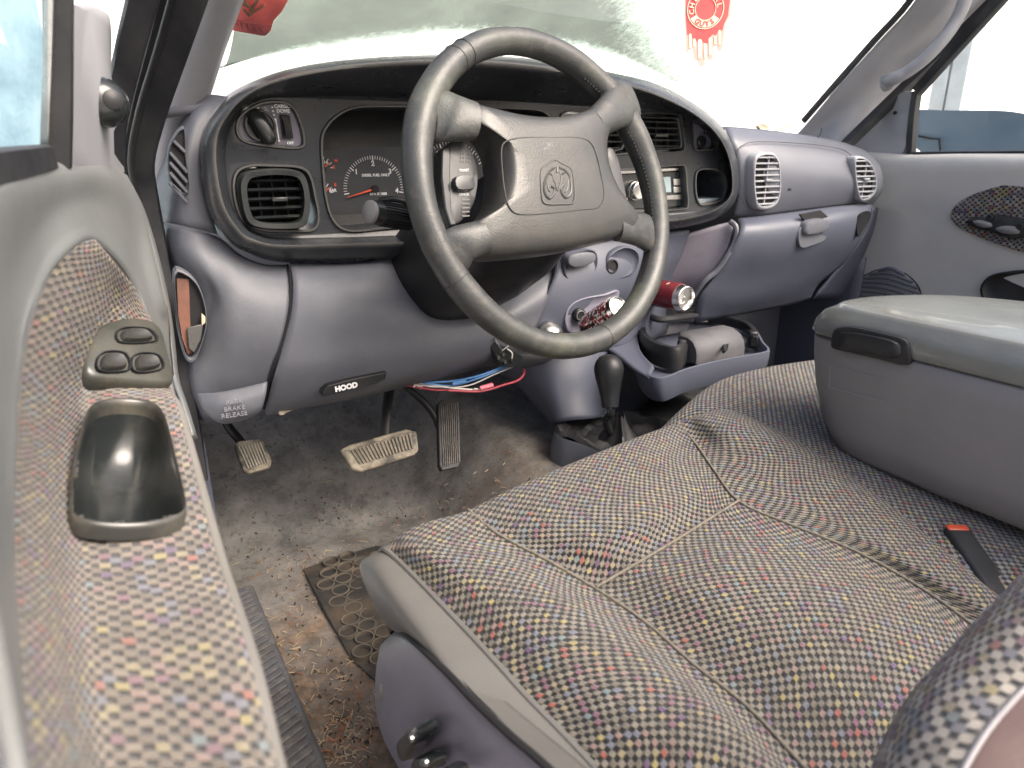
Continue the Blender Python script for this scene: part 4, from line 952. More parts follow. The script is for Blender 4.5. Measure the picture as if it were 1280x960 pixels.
can('drink_can', 'red, black and white patterned drink can behind the steering wheel rim', D(774, 384, 1.075), D(735, 410, 1.15), .0215, can_mat('patterned_can', 2))
trash = thing('cable_clutter', 'dusty black cable and scraps lying under the drink cans', 'cable', Z(840, 395, -.33))
tube('cable', [Y(735, 415, 1.0), Y(770, 402, 1.02), Y(800, 392, 1.03), Y(822, 399, 1.0), Y(842, 398, .99), Y(870, 394, 1.0)], .007, M['rubber'], trash, seg=8)
tube('cable', [Y(730, 398, .915), Y(738, 405, .91), Y(746, 413, .905)], .004, M['console'], trash, seg=8)
for k in range(26):
    px = random.uniform(795, 880); py = random.uniform(386, 402); p = Z(px, py, TZ+.012); s = random.uniform(.004, .012)
    link(pillow([p+Vector((math.cos(a)*s*random.uniform(.6, 1.2), math.sin(a)*s*random.uniform(.6, 1.2), 0)) for a in [k2*1.05 for k2 in range(6)]], ZZ, [(1, 0), (.8, s*.4), (.3, s*.5)]), 'scrap', random.choice([M['rubber'], M['console'], M['pillar']]), trash)
# ================================================================== DRIVER DOOR
dd_ = thing('driver_door', 'open driver door with grey upper trim and tweed covered armrest', 'door', (-.86, .5, -.2))
arch = [(20,1040,.165),(9,850,.225),(2,690,.285),(6,560,.33),(14,465,.38),(32,390,.43),(62,328,.52),(108,297,.64),(145,325,.72),(167,362,.775),(184,404,.785)]
belt = [(-110,330,.20),(-90,290,.25),(-70,250,.30),(-45,238,.35),(-10,226,.42),(25,214,.52),(62,206,.64),(112,205,.76),(150,218,.85),(172,262,.885),(198,370,.885)]
rows = []
for (ax_, ay, ad), (bx, by, bd) in zip(arch, belt):
    r_ = []
    for s, px_, dy in ((0, 0, .004), (.06, 3, -.012), (.2, 4, -.016), (.5, -2, -.004), (.8, -1, .0), (.96, 0, -.003), (1.0, 0, .0), (1.07, 1, .03)):
        r_.append(Y(bx+(ax_-bx)*s+px_, by+(ay-by)*s, bd+(ad-bd)*s+dy))
    rows.append(r_)
rows.append([Y(a, b, c) for a, b, c in [(205,380,.90),(205,385,.895),(206,395,.89),(208,410,.885),(209,430,.875),(211,450,.86),(213,470,.84)]])
link(surf(rows, 5, 6), 'upper_trim', 'doorp', dd_, solid=.004)
tube('insert_edge', [Y(a, b, c-.004) for a, b, c in arch[1:]], .0035, 'doorp', dd_, seg=8)
# front edge of the door, turning away toward the hinge
fe = [[Y(a, b, c), Y(a+4, b+2, c+.012), Y(a+6, b+4, c+.05)] for a, b, c in [(150,217,.855),(172,260,.888),(190,318,.89),(203,375,.892),(210,425,.88),(215,470,.86),(226,505,.80),(238,545,.76)]]
link(surf(fe, 3, 5), 'door_edge', 'doorp', dd_, solid=.003)
FR = [[(30,1085,.14),(75,1090,.165),(125,1095,.19),(230,1095,.185),(350,1085,.175),(395,1085,.18)],
      [(18,960,.19),(65,960,.215),(112,960,.247),(210,960,.24),(308,960,.225),(352,960,.222)],
      [(8,820,.24),(52,825,.275),(98,825,.315),(185,825,.31),(272,815,.30),(315,808,.30)],
      [(4,700,.30),(45,705,.345),(89,705,.405),(160,700,.41),(238,692,.41),(276,686,.41)],
      [(5,590,.34),(42,600,.40),(86,600,.50),(150,590,.52),(215,580,.53),(245,575,.535)],
      [(9,520,.36),(48,530,.44),(93,520,.60),(145,512,.625),(200,508,.64),(225,506,.65)],
      [(14,465,.38),(55,470,.48),(100,475,.67),(150,478,.69),(195,482,.70),(214,486,.71)],
      [(32,390,.43),(75,400,.54),(118,420,.71),(150,424,.735),(178,430,.755),(206,446,.765)],
      [(62,328,.52),(95,345,.60),(130,370,.72),(152,380,.75),(170,392,.765),(196,410,.785)],
      [(108,297,.64),(120,306,.655),(138,325,.70),(152,342,.73),(166,362,.76),(184,404,.785)]]
CUPO = [(86,640),(89,590),(100,540),(112,512),(135,503),(165,502),(192,508),(207,528),(220,580),(232,632),(228,650),(200,660),(160,664),(115,662),(92,655)]
CUPX = [(159+(a-159)*.985, 585+(b-585)*.985) for a, b in CUPO]
def doorsurf(c0, c1, mat, name, extra=None, lift=0):
    rows = []
    for r_ in FR:
        rows.append([Y(a, b, c) for a, b, c in r_])
    A_ = [crv(r, 8) for r in rows]; C = list(zip(*A_)); B = [crv(c, 8) for c in C]; G = [list(r) for r in zip(*B)]
    G = [r[c0:c1] for r in G]
    if extra: G = [r[-1:]+[r[-1]+Vector(e) for e in extra] for r in G]
    uf = None
    if c0 == 0:
        ul = [0]; vl = [0]
        for j in range(1, len(G[0])): ul.append(ul[-1]+sum((r[j]-r[j-1]).length for r in G)/len(G)*(.42 if j < 14 else .42+(j-14)*.145 if j < 18 else 1))
        for i in range(1, len(G)): vl.append(vl[-1]+sum((G[i][j]-G[i-1][j]).length for j in range(len(G[0])))/len(G[0]))
        uf = lambda p, u, v: (ul[round(v*(len(ul)-1))], vl[round(u*(len(vl)-1))])
    me = grid_mesh(G, uf)
    if c0 == 0: cut(me, CUPX)
    return link(me, name, mat, dd_, solid=0.003)
doorsurf(0, 39, 'fabdoor', 'fabric_insert')
doorsurf(38, 41, 'doorw', 'armrest_side', [(.0015, 0, -.002), (.003, .0, -.010), (.002, 0, -.03), (-.006, .0, -.10), (-.03, 0, -.2)])
doorsurf(38, 41, 'doorw', 'armrest_edge')
# window switch pod
SP0 = Y(97, 478, .665); SP1 = Y(212, 487, .705); SP2 = Y(150, 408, .742)
SN = (SP1-SP0).cross(SP2-SP0).normalized(); SN = SN if SN.z > 0 else -SN
def sp_(px, py, o=0): return PL(px, py, SP0+SN*o, SN)
pod_ = crv([sp_(a, b, .004) for a, b in [(94,470),(97,450),(106,428),(118,414),(140,406),(165,404),(184,408),(196,420),(202,440),(207,462),(211,484),(195,489),(150,486),(110,483)]], 3, True)
spd = link(pillow(pod_, SN, [(1.02, -.02), (1, .0), (.985, .006), (.95, .010), (.88, .012), (.5, .013)]), 'window_switch_panel', plastic('switch_panel_grey', (.042, .045, .041), .3, (.075, .072, .06), 18, 300, .1), dd_, ang=60)
for q in ([(146,416),(158,411),(184,413),(194,426),(170,430),(148,428)], [(122,448),(134,441),(155,444),(160,462),(140,466),(122,463)], [(165,448),(178,443),(196,446),(202,460),(184,466),(166,464)]):
    o = crv([sp_(a, b, .0165) for a, b in q], 3, True)
    rr_ = link(pillow(o, SN, [(1.12, -.003), (1.08, .003), (1.0, .003), (.95, -.002), (.9, -.003)], cap=True), 'switch_recess', 'black', spd)
    link(pillow([p for p in o], SN, [(.80, -.003), (.78, .003), (.66, .0055), (.3, .0035)]), 'window_switch', plastic('switch_key', (.04, .04, .038), .35, gs=.1), rr_)
# pull cup
C0 = Y(89, 650, .45); C1 = Y(230, 650, .45); C2 = Y(160, 505, .625)
CN = (C1-C0).cross(C2-C0).normalized(); CN = CN if CN.z > 0 else -CN
def cp(px, py, o=0): return PL(px, py, C0+CN*o, CN)
cupo = crv([cp(a, b, .009) for a, b in [(86,640),(89,590),(100,540),(112,512),(135,503),(165,502),(192,508),(207,528),(220,580),(232,632),(228,650),(200,660),(160,664),(115,662),(92,655)]], 4, True)
cc0 = sum(cupo, Vector())/len(cupo)
rws = [[cc0+(p-cc0)*s+CN*h for p in cupo] for s, h in ((1.01, -.006), (1.0, .001), (.985, .004), (.965, .0045), (.945, .003), (.935, -.001), (.93, -.008))]
for s, h in ((.90, -.02), (.84, -.035), (.72, -.046), (.55, -.052), (.3, -.054), (.02, -.054)):
    rws.append([cc0+(p-cc0)*s+CN*h for p in cupo])
cup_ = link(grid_mesh(rws[6:], cu=True), 'pull_cup', 'gloss', dd_, ang=60)
link(grid_mesh(rws[:7], cu=True), 'cup_rim', plastic('cup_rim_plastic', (.035, .036, .034), .2, (.09, .085, .07), 30, 200, .05, lo=.4, hi=.7), cup_, ang=60)
# mirror sail panel and knob
DN = Vector((1, -.14, 0)).normalized(); DP = Vector((-.785, .95, 0))
def dp(px, py, o=0): return PL(px, py, DP+DN*o, DN)
sail = [Y(a, b, c) for a, b, c in [(84,212,.66),(84,100,.655),(88,14,.66),(96,5,.68),(114,5,.76),(125,14,.80),(128,40,.82),(128,92,.82),(135,106,.83),(140,135,.84),(138,152,.84),(131,165,.83),(131,190,.83),(146,216,.85)]]
so_ = crv(sail, 3, True)
link(pillow(so_, Vector((-.3, -1, 0)).normalized(), [(1.0, -.03), (1.0, -.004), (.985, .001), (.95, .003), (.4, .004)]), 'mirror_sail', 'pillar', dd_, ang=60)
kc = Y(129, 128, .765); kn3 = Vector((.25, -1, .12)).normalized()
kk = link(disc(kc, kn3, 1, prof=[(.021, -.010), (.0215, .0), (.0205, .006), (.0165, .012), (.009, .0155), (.001, .0162)], seg=40), 'mirror_knob', 'gloss', dd_)
link(disc(kc+kn3*.0135+Vector((.004, 0, 0)), kn3, 1, prof=[(.009, -.002), (.0085, .002), (.005, .0035), (.0005, .0038)], seg=24), 'knob_cap', 'black', kk)
# glass, channel, belt strip
gp = [Y(a, b, c) for a, b, c in [(-140,-60,.33),(60,-60,.60),(60,205,.635),(-60,225,.36),(-140,240,.30)]]
link(fill([gp]), 'window_glass', 'sideglass', dd_, smooth=False)
def bar(pts, w, th, name, mat, par, nrm=Vector((0, -1, 0)), **k):
    P = crv(pts, 4); rows = []
    for i, p in enumerate(P):
        T = (P[min(i+1, len(P)-1)]-P[max(i-1, 0)]).normalized(); s = T.cross(nrm).normalized(); q = s.cross(T)
        ww = w[0]+(w[1]-w[0])*i/(len(P)-1) if isinstance(w, tuple) else w
        rows.append([p+s*ww*x+q*th*y for x, y in ((-1, -1), (-1, .4), (-.8, 1), (.8, 1), (1, .4), (1, -1))])
    return link(loft(rows), name, mat, par, ang=30, **k)
bar([Y(73,-40,.64), Y(73,60,.645), Y(73,140,.65), Y(72,206,.655)], .0095, .008, 'window_channel', 'rubber', dd_)
bar([Y(62,-40,.62), Y(60,60,.63), Y(57,140,.635), Y(55,200,.64)], .003, .006, 'channel_lip', 'metal', dd_)
bar([Y(-70,222,.31), Y(-20,212,.41), Y(20,204,.50), Y(58,197,.62)], .009, .006, 'belt_moulding', 'rubber', dd_, nrm=Vector((.4, -1, 0)))
bar([Y(188,-40,.80), Y(178,0,.82), Y(158,80,.86), Y(142,160,.90), Y(143,215,.93)], (.0145, .011), .012, 'window_frame', 'rubber', dd_)
# lower skin of the door behind armrest, so that it has depth
link(surf([[Vector((-.93, y, z)) for z in (.0, -.2, -.45, -.75)] for y in (-.3, .3, .8)], 3, 3), 'door_skin', 'paint', dd_, solid=.01)
# ================================================================== BODY APERTURE, PILLARS
sl_ = thing('door_seal', 'black rubber weatherstrip running down the edge of the driver door opening', 'weatherstrip', Y(190, 150, .95))
bar([Y(240,-50,.82), Y(226,0,.85), Y(205,70,.90), Y(184,140,.95), Y(172,200,.98), Y(180,250,1.0), Y(197,330,1.0), Y(212,400,.985), Y(226,470,.97), Y(240,540,.96), Y(250,600,.95)], (.024, .010), .010, 'seal', 'rubber', sl_)
tube('seal_bead', [Y(226,-50,.80), Y(215,0,.83), Y(195,70,.88), Y(174,140,.93), Y(164,200,.96), Y(172,250,.98), Y(188,330,.98), Y(203,400,.965), Y(217,470,.95)], .004, 'black', sl_)
lpil = thing('windshield_pillar', 'pale grey pillar trim between the windshield and the driver door', 'pillar', Y(240, 80, 1.0))
link(surf([[Y(a, b, c) for a, b, c in r] for r in [[(262,-50,.86),(285,-50,.84),(306,-50,.85),(320,-50,.87)], [(246,0,.92),(272,0,.90),(294,0,.905),(300,0,.93)], [(226,60,.98),(252,60,.965),(272,60,.97),(278,60,1.0)], [(204,130,1.03),(226,130,1.02),(247,130,1.03),(255,130,1.06)], [(190,200,1.07),(204,200,1.06),(216,200,1.07),(225,200,1.10)], [(186,270,1.09),(195,270,1.085),(204,270,1.09),(212,270,1.12)]]], 5, 5), 'pillar_trim', 'pillar', lpil, solid=.004)
rp_ = thing('windshield_pillar', 'wide grey pillar trim between the windshield and the passenger window', 'pillar', Y(1080, 90, 1.0))
link(surf([[Y(a, b, c) for a, b, c in r] for r in [[(1170,-60,.86),(1200,-60,.845),(1240,-60,.84),(1290,-60,.84)], [(1144,0,.92),(1170,0,.90),(1200,0,.89),(1235,0,.885)], [(1098,52,1.0),(1125,52,.98),(1155,52,.96),(1185,52,.95)], [(1050,105,1.07),(1075,105,1.05),(1105,105,1.03),(1130,105,1.01)], [(1012,150,1.13),(1035,150,1.11),(1062,150,1.07),(1085,150,1.05)], [(985,180,1.17),(1010,180,1.14),(1035,185,1.08),(1055,185,1.05)]]], 6, 6), 'pillar_trim', 'pillar', rp_, solid=.004)
bar([Y(1165,-60,.87), Y(1138,0,.93), Y(1092,52,1.01), Y(1045,105,1.08), Y(1004,152,1.145)], .004, .006, 'glass_edge', 'rubber', rp_)
gh = thing('grab_handle', 'grey curved grab handle on the passenger side windshield pillar', 'grab handle', Y(1125, 95, .96))
link(tube_mesh(crv([Y(1112,100,.985), Y(1118,98,.955), Y(1132,91,.935), Y(1155,74,.905), Y(1178,50,.88), Y(1196,24,.865), Y(1206,0,.855), Y(1214,-30,.845)], 6), lambda s: .0155+.003*math.exp(-(s/.08)**2), 18, flat=.8), 'handle_bar', M['pillar'], gh)
link(disc(Y(1112,102,.985), Vector((0,-1,.2)), .016, prof=[(.018,-.012),(.0175,0),(.014,.005),(.001,.006)]), 'handle_foot', M['pillar'], gh)
rs = thing('door_seal', 'dark rubber seal along the slanted edge of the passenger door opening', 'weatherstrip', Y(1150, 100, .95))
bar([Y(1300,-60,.80), Y(1245,0,.86), Y(1190,55,.92), Y(1130,112,.98), Y(1075,165,1.02), Y(1050,190,1.03)], (.013, .011), .010, 'seal', 'rubber', rs)
# ================================================================== PASSENGER DOOR
pd = thing('passenger_door', 'closed passenger door with taupe trim panel and oval tweed insert', 'door', (.77, .8, -.2))
rows = [[(1030,186,.785),(1085,191,.785),(1135,194,.782),(1200,193,.78),(1290,192,.78),(1420,190,.78),(1620,188,.78)],
        [(1030,196,.772),(1090,200,.765),(1140,203,.762),(1200,203,.76),(1290,205,.76),(1420,208,.76),(1620,212,.76)],
        [(1030,230,.775),(1080,236,.77),(1130,240,.768),(1200,238,.766),(1290,236,.766),(1420,240,.766),(1620,250,.766)],
        [(1020,290,.782),(1070,298,.780),(1125,304,.780),(1190,302,.776),(1290,318,.772),(1420,340,.772),(1620,380,.772)],
        [(1010,345,.784),(1060,352,.784),(1115,360,.784),(1190,364,.784),(1290,385,.784),(1420,420,.784),(1620,480,.784)],
        [(995,430,.786),(1050,440,.786),(1110,455,.786),(1190,480,.786),(1290,510,.786),(1420,560,.786),(1620,640,.786)],
        [(975,560,.79),(1040,580,.79),(1110,600,.79),(1190,640,.79),(1290,690,.79),(1420,760,.79),(1620,900,.79)]]
link(surf([[X(*p) for p in r] for r in rows], 5, 5), 'trim_panel', 'pdoor_shade_lift', pd, solid=.006)
ovp = crv([X(a, b, .762) for a, b in [(1187,270),(1194,256),(1212,244),(1240,234),(1270,227),(1320,222),(1400,222),(1440,250),(1430,300),(1400,330),(1340,330),(1290,319),(1250,307),(1215,293),(1195,282)]], 4, True)
XN = Vector((-1, 0, 0))
oc = sum(ovp, Vector())/len(ovp)
def uvyz(p, u, v): return (p.y, p.z)
link(grid_mesh([[oc+(p-oc)*s+XN*h for p in ovp] for s, h in ((1.0, -.006), (.99, .0), (.97, .003), (.7, .002), (.4, .001), (.01, .001))], uvs=uvyz, cu=True), 'fabric_insert', fabric('tweed_oval_fabric', s=.0115, grime=.1, base=(.22, .20, .19), dark=.012, dot=.44), pd)
hs = crv([X(a, b, .757) for a, b in [(1208,277),(1216,271),(1232,272),(1244,268),(1262,270),(1290,276),(1310,284),(1300,292),(1280,297),(1262,298),(1240,290),(1222,286)]], 3, True)
hd_ = link(pillow(hs, XN, [(1, -.004), (1, .003), (.92, .007), (.5, .009)]), 'door_handle_bezel', 'gloss', pd)
for q in ([(1216,277),(1226,275),(1238,278),(1240,284),(1226,284)], [(1244,286),(1256,282),(1272,284),(1274,292),(1256,292)]):
    link(pillow(crv([X(a, b, .748) for a, b in q], 3, True), XN, [(1, -.004), (.95, .003), (.6, .006), (.2, .007)]), 'door_switch', M['console'], hd_)
for px, py in ((1237, 272), (1275, 283)): link(disc(X(px, py, .747), XN, .006, prof=[(.007, -.004), (.007, .002), (.005, .0035), (.001, .003)]), 'round_button', 'black', hd_)
gr = crv([X(a, b, .778) for a, b in [(1058,385),(1060,368),(1072,350),(1090,339),(1108,335),(1128,339),(1143,350),(1152,366),(1150,390),(1130,410),(1080,410)]], 3, True)
gc = sum(gr, Vector())/len(gr)
go_ = link(pillow(gr, XN, [(1, -.004), (1, .001), (.96, .001), (.95, -.002)]), 'speaker_grille', 'hole', pd)
zmin = min(p.z for p in gr); zmax = max(p.z for p in gr); bars = []
for k in range(13):
    z = zmin+(zmax-zmin)*(k+.5)/13; hit = []
    for i in range(len(gr)):
        a, b = gr[i], gr[(i+1) % len(gr)]
        if (a.z-z)*(b.z-z) < 0: hit.append(a.y+(b.y-a.y)*(z-a.z)/(b.z-a.z))
    if len(hit) > 1:
        y0, y1 = min(hit), max(hit); bars.append(tube_mesh(crv([Vector((.779, y0, z-.006)), Vector((.775, (y0+y1)/2, z+.006)), Vector((.779, y1, z-.004))], 6), .0042, 8))
link(join(bars), 'grille_bars', plastic('grille_bar', (.12, .125, .15), .5), go_)
pk = crv([X(a, b, .770) for a, b in [(1228,362),(1238,346),(1260,340),(1300,338),(1420,345),(1420,420),(1300,400),(1240,380)]], 3, True)
link(pillow(pk, XN, [(1.04, -.008), (1.02, .006), (.97, .007), (.93, .002), (.8, -.004), (.2, -.005)]), 'armrest_pocket', M['black'], pd)
# window
gpx = [(1143,190),(1146,150),(1150,112),(1200,60),(1262,-8),(1330,-80),(1600,-80),(1600,190)]
fr = [X(a, b, .785) for a, b in gpx]
link(fill([fr]), 'window_glass', 'glass', pd, smooth=False)
bar([X(1620,190,.778), X(1400,191,.778), X(1280,192,.778), X(1200,192.5,.778), X(1143,193,.778)], .006, .008, 'window_seal', 'rubber', pd, nrm=Vector((-1, 0, 0)))
bar([X(1138,194,.778), X(1141,150,.778), X(1146,114,.778)], .008, .008, 'window_seal', 'rubber', pd, nrm=Vector((-1, 0, 0)))
bar([X(1146,114,.778), X(1198,56,.778), X(1258,-10,.778), X(1320,-80,.778)], .012, .008, 'window_seal', 'rubber', pd, nrm=Vector((-1, 0, 0)))
sp2 = crv([X(a, b, .776) for a, b in [(1048,192),(1062,178),(1090,152),(1120,122),(1132,114),(1141,118),(1140,140),(1134,170),(1130,192),(1090,193)]], 2, True)
sq2 = link(pillow(sp2, XN, [(1, -.006), (1, .0), (.985, .004), (.94, .004), (.9, .002), (.3, .002)]), 'mirror_sail', 'pillar', pd)
link(disc(X(1119, 141, .772), XN, .004, .002, 16), 'screw_hole', 'hole', sq2)
# mirror outside passenger window
om = thing('side_mirror', 'dark door mirror seen through the passenger window', 'mirror', (1.0, 1.05, 0))
mo_ = crv([X(a, b, .98) for a, b in [(1146,142),(1152,137),(1185,138),(1240,138),(1275,141),(1300,150),(1310,175),(1300,189),(1250,190),(1180,190),(1150,189),(1144,175)]], 3, True)
m_, t_, b_2 = nt('mirror_housing'); b_2.inputs['Base Color'].default_value = (.09, .14, .20, 1); b_2.inputs['Roughness'].default_value = .35
link(prism(mo_, (.10, .04, 0)), 'mirror_housing', m_, om, bev=.008)
tube('mirror_outline', [X(1148,170,.974), X(1162,173,.974), X(1174,174,.974), X(1175,189,.974)], .0025, 'black', om, smooth=0)
# ================================================================== SEATS
SNr = Vector((0, -.14, 1)).normalized(); SP_ = Vector((0, .6, -.345))
def PS(px, py, h=0): d = ray(px, py); k = Vector((0, -.14, 1)); c = (SP_.z+h)-.14*SP_.y; return CAM+d*((c-CAM.dot(k))/d.dot(k))
seat = thing('driver_seat', 'driver seat with multicoloured tweed cushion and grey side trim', 'seat', (-.4, .3, -.5))
RW = [[(478,687,-.012),(500,668,-.002),(535,652,.002),(585,638,-.002),(650,607,.006),(720,578,.006),(790,550,.002),(846,529,-.006),(872,520,.006),(896,512,.002),(912,514,-.012)],
      [(497,700,-.010),(530,690,.008),(570,678,.006),(622,668,-.002),(680,648,.008),(755,620,.010),(820,588,.004),(870,556,-.010),(905,541,.012),(942,531,.012),(966,534,-.010)],
      [(548,752,-.008),(590,728,.010),(632,712,.009),(682,700,-.006),(745,680,.006),(810,650,.010),(862,618,.002),(895,592,-.012),(940,574,.006),(992,562,.010),(1028,566,-.008)],
      [(612,820,-.006),(660,780,.013),(705,755,.013),(745,737,-.012),(798,706,-.004),(848,676,-.004),(892,648,-.008),(924,628,-.009),(978,612,.006),(1040,600,.013),(1090,606,-.006)],
      [(655,868,-.006),(715,830,.013),(765,800,.013),(806,778,-.010),(862,738,.008),(915,704,.012),(960,676,.002),(985,655,-.009),(1035,645,.006),(1098,635,.013),(1135,640,-.006)],
      [(702,916,-.006),(775,880,.013),(832,850,.013),(868,832,-.010),(935,780,.008),(995,735,.012),(1045,705,.002),(1070,690,-.009),(1115,690,.012),(1165,684,.009),(1190,690,-.004)],
      [(745,962,-.006),(850,935,.013),(905,905,.013),(935,885,-.008),(1010,825,.008),(1075,780,.012),(1130,750,.002),(1158,740,-.014),(1195,738,.010),(1228,732,.006),(1246,745,-.006)],
      [(820,1045,-.006),(930,1020,.010),(985,990,.010),(1010,965,-.004),(1090,900,.008),(1160,850,.010),(1215,815,.002),(1240,800,-.010),(1275,790,.010),(1305,785,.012),(1322,800,-.006)],
      [(900,1130,-.006),(1020,1110,.010),(1070,1090,.010),(1100,1060,.0),(1180,990,.006),(1250,920,.008),(1300,880,.002),(1330,860,-.006),(1365,850,.006),(1390,850,.008),(1400,870,-.006)]]
g0 = [[PS(p[0], p[1], p[2]*(.45 if 6 <= j <= 9 and i > 1 else 1)) for j, p in enumerate(r)] for i, r in enumerate(RW)]
front = [p+Vector((-.0, .016, -.030)) for p in g0[0]]; front2 = [p+Vector((0, .012, -.075)) for p in g0[0]]; f3 = [p+Vector((0, -.02, -.11)) for p in g0[0]]
def uvxy(p, u, v): return (p.x, p.y-.7*(p.z+.35))
rows = [f3, front2, front]+g0
right = [[r[-1]+Vector((.010, 0, -.016)), r[-1]+Vector((.012, 0, -.05))] for r in rows]
rows = [r+q for r, q in zip(rows, right)]
link(surf(rows, 7, 6, uvs='arc'), 'cushion_cover', 'fabric', seat, ang=80)
# piping seams
def seam(cols, rng, h=.001, r_=.0016): return tube('piping', [g0[i][cols]+ZZ*h for i in rng], r_, fabp, seat, seg=8)
fabp = plastic('piping_thread', (.095, .088, .072), .9, (.16, .14, .11), 260, 900, .5, lo=.4, hi=.6)
seam(3, range(0, 9)); seam(7, range(0, 9)); tube('piping', [g0[3][j]+ZZ*.003 for j in range(3, 8)], .0014, fabp, seat, seg=8)
tube('piping', [r[0] for r in rows[2:-2]], .003, M['vinyl'], seat, seg=8)
# vinyl band
vb = []
lo_px = [(470,705,-.632),(470,735,-.636),(484,782,-.640),(512,795,-.642),(558,838,-.640),(598,880,-.638),(640,918,-.634),(688,960,-.630),(760,1030,-.625),(840,1120,-.62)]
up_ = [front[0]+Vector((.03,.012,0)), g0[0][0]+Vector((.0, .012, -.01)), g0[0][0], g0[1][0], g0[2][0], g0[3][0], g0[4][0], g0[5][0], g0[6][0], g0[7][0]]
for u_, (a, b, x) in zip(up_, lo_px):
    l = X(a, b, x); m1 = u_.lerp(l, .22)+Vector((-.016, .002, .004)); m2 = u_.lerp(l, .6)+Vector((-.014, 0, .003)); vb.append([u_, m1, m2, l, l+Vector((.02, 0, -.01))])
fr_ = [[p+Vector((0, 0, 0)) for p in (front[4], front2[4]+Vector((0,.002,-.01)), f3[4], f3[4]+ZZ*-.02, f3[4]+ZZ*-.03)]]
link(surf(vb, 5, 5), 'cushion_side', 'vinyl', seat, solid=.004)
# plastic side shield
sh_rows = []
top_px = [(497,788,-.628),(512,797,-.642),(558,840,-.642),(598,882,-.640),(640,921,-.637),(688,963,-.633),(760,1035,-.628)]
bot_px = [(486,815,-.618),(475,850,-.628),(474,885,-.634),(482,920,-.638),(500,955,-.640),(520,990,-.640),(560,1060,-.640)]
for (a, b, x), (c, d, x2) in zip(top_px, bot_px):
    t_1 = X(a, b, x); b_1 = X(c, d, x2); m1 = t_1.lerp(b_1, .1)+Vector((-.006, 0, 0)); m = t_1.lerp(b_1, .5)+Vector((-.014, 0, 0)); m2 = t_1.lerp(b_1, .9)+Vector((-.008, 0, 0)); sh_rows.append([t_1, m1, m, m2, b_1, b_1+Vector((.02, .006, -.01)), b_1+Vector((.06, .01, -.05))])
link(surf(sh_rows, 5, 5), 'side_shield', plastic('shield_plastic', (.165, .16, .195), .42, (.14, .135, .165), 6, 600, .3), seat, solid=.004)
tube('shield_seam', [X(a, b, x-.002) for a, b, x in top_px], .0028, 'hole', seat, seg=6)
# front closing panel below cushion
fp = surf([[p+Vector((0, -.012, 0)), p+Vector((0, -.03, -.06)), p+Vector((0, -.03, -.18))] for p in f3[::2]], 3, 3)
link(fp, 'seat_base', 'seatp', seat, solid=.004)
def sknob(px, name='adjuster_switch'):
    o = crv([X(a, b, -.664) for a, b in px], 3, True)
    return link(pillow(o, Vector((-1, -.1, .15)).normalized(), [(1.15, -.008), (1.0, .0), (.95, .006), (.7, .009), (.3, .0095)]), name, 'gloss', seat)
sknob([(504,925),(512,915),(524,905),(533,910),(531,922),(522,934),(514,948),(508,948),(505,938)]); sknob([(523,950),(530,942),(540,942),(545,950),(542,962),(528,962)]); sknob([(556,960),(564,957),(572,962),(570,970),(558,970)])
for px, py in ((516, 922), (534, 952)): link(disc(X(px, py, -.674), XN, .003, .002, 12), 'switch_pip', 'metal', seat)
# torn notch on shield
link(pillow(crv([X(a, b, -.647) for a, b in [(476,858),(481,852),(484,862),(482,874),(477,874)]], 3, True), XN, [(1, -.003), (1, .002), (.8, .003)]), 'torn_edge', M['doorw'], seat)
# backrest, right at the camera
br = [[D(a, b, t) for a, b, t in r] for r in
      [[(1010,1080,.36),(1030,1090,.33),(1060,1090,.305),(1100,1095,.29),(1140,1100,.28),(1180,1110,.275),(1260,1130,.27)],
       [(1075,985,.38),(1085,990,.35),(1105,992,.325),(1140,1000,.305),(1175,1005,.295),(1205,1012,.29),(1290,1040,.28)],
       [(1122,888,.40),(1133,893,.37),(1155,898,.345),(1190,910,.325),(1222,918,.315),(1250,925,.31),(1330,950,.30)],
       [(1190,806,.42),(1200,812,.39),(1220,820,.365),(1252,836,.345),(1280,850,.335),(1305,860,.33),(1380,880,.32)],
       [(1280,715,.44),(1289,722,.41),(1306,732,.385),(1335,750,.365),(1360,765,.355),(1385,775,.35),(1460,800,.34)],
       [(1380,630,.46),(1389,637,.43),(1406,647,.405),(1435,665,.385),(1460,680,.375),(1485,690,.37),(1560,720,.36)]]]
G_ = [crv(r, 6) for r in br]; Cc = [crv(c, 8) for c in zip(*G_)]; Gb = [list(r) for r in zip(*Cc)]
link(grid_mesh([r[:27] for r in Gb]), 'backrest_bolster', 'fabback', seat)
link(grid_mesh([r[26:] for r in Gb]), 'backrest_panel', 'pedalbrown', seat)
tube('backrest_piping', [r[26] for r in Gb], .0015, M['seatp'], seat, smooth=0)
# centre cushion
ct = thing('centre_seat_cushion', 'tweed centre seat cushion beneath the folded console', 'seat cushion', (.1, .4, -.36))
rows = []
ys = [.78, .745, .70, .62, .50, .38, .25, .1, -.1]
def czf(x, y, k):
    z = -.352-.10*(.66-y)
    if k == 0: z -= .10
    if k == 1: z -= .03
    return z + .008*math.sin((x+.12)*9)
for k, y in enumerate([.705, .715, .69, .60, .48, .36, .24, .1, -.1]):
    rows.append([Vector((x, y+.035*math.sin((x+.15)*4)-(.0 if x > -.1 else .03), czf(x, y, k)-(.03 if x < -.19 else 0)-(.02 if x > .6 else 0))) for x in (-.26, -.20, -.12, .0, .12, .25, .4, .55, .65)])
link(surf(rows, 5, 5, uvs=uvxy), 'cushion_cover', fabric('tweed_centre_fabric', s=.0095, grime=.3, base=(.17, .165, .15)), ct)
link(surf([[rows[0][j]+Vector((0, -.0, 0)), rows[0][j]+Vector((0, -.02, -.12))] for j in range(9)], 2, 3), 'cushion_front', 'seatp', ct, solid=.004)
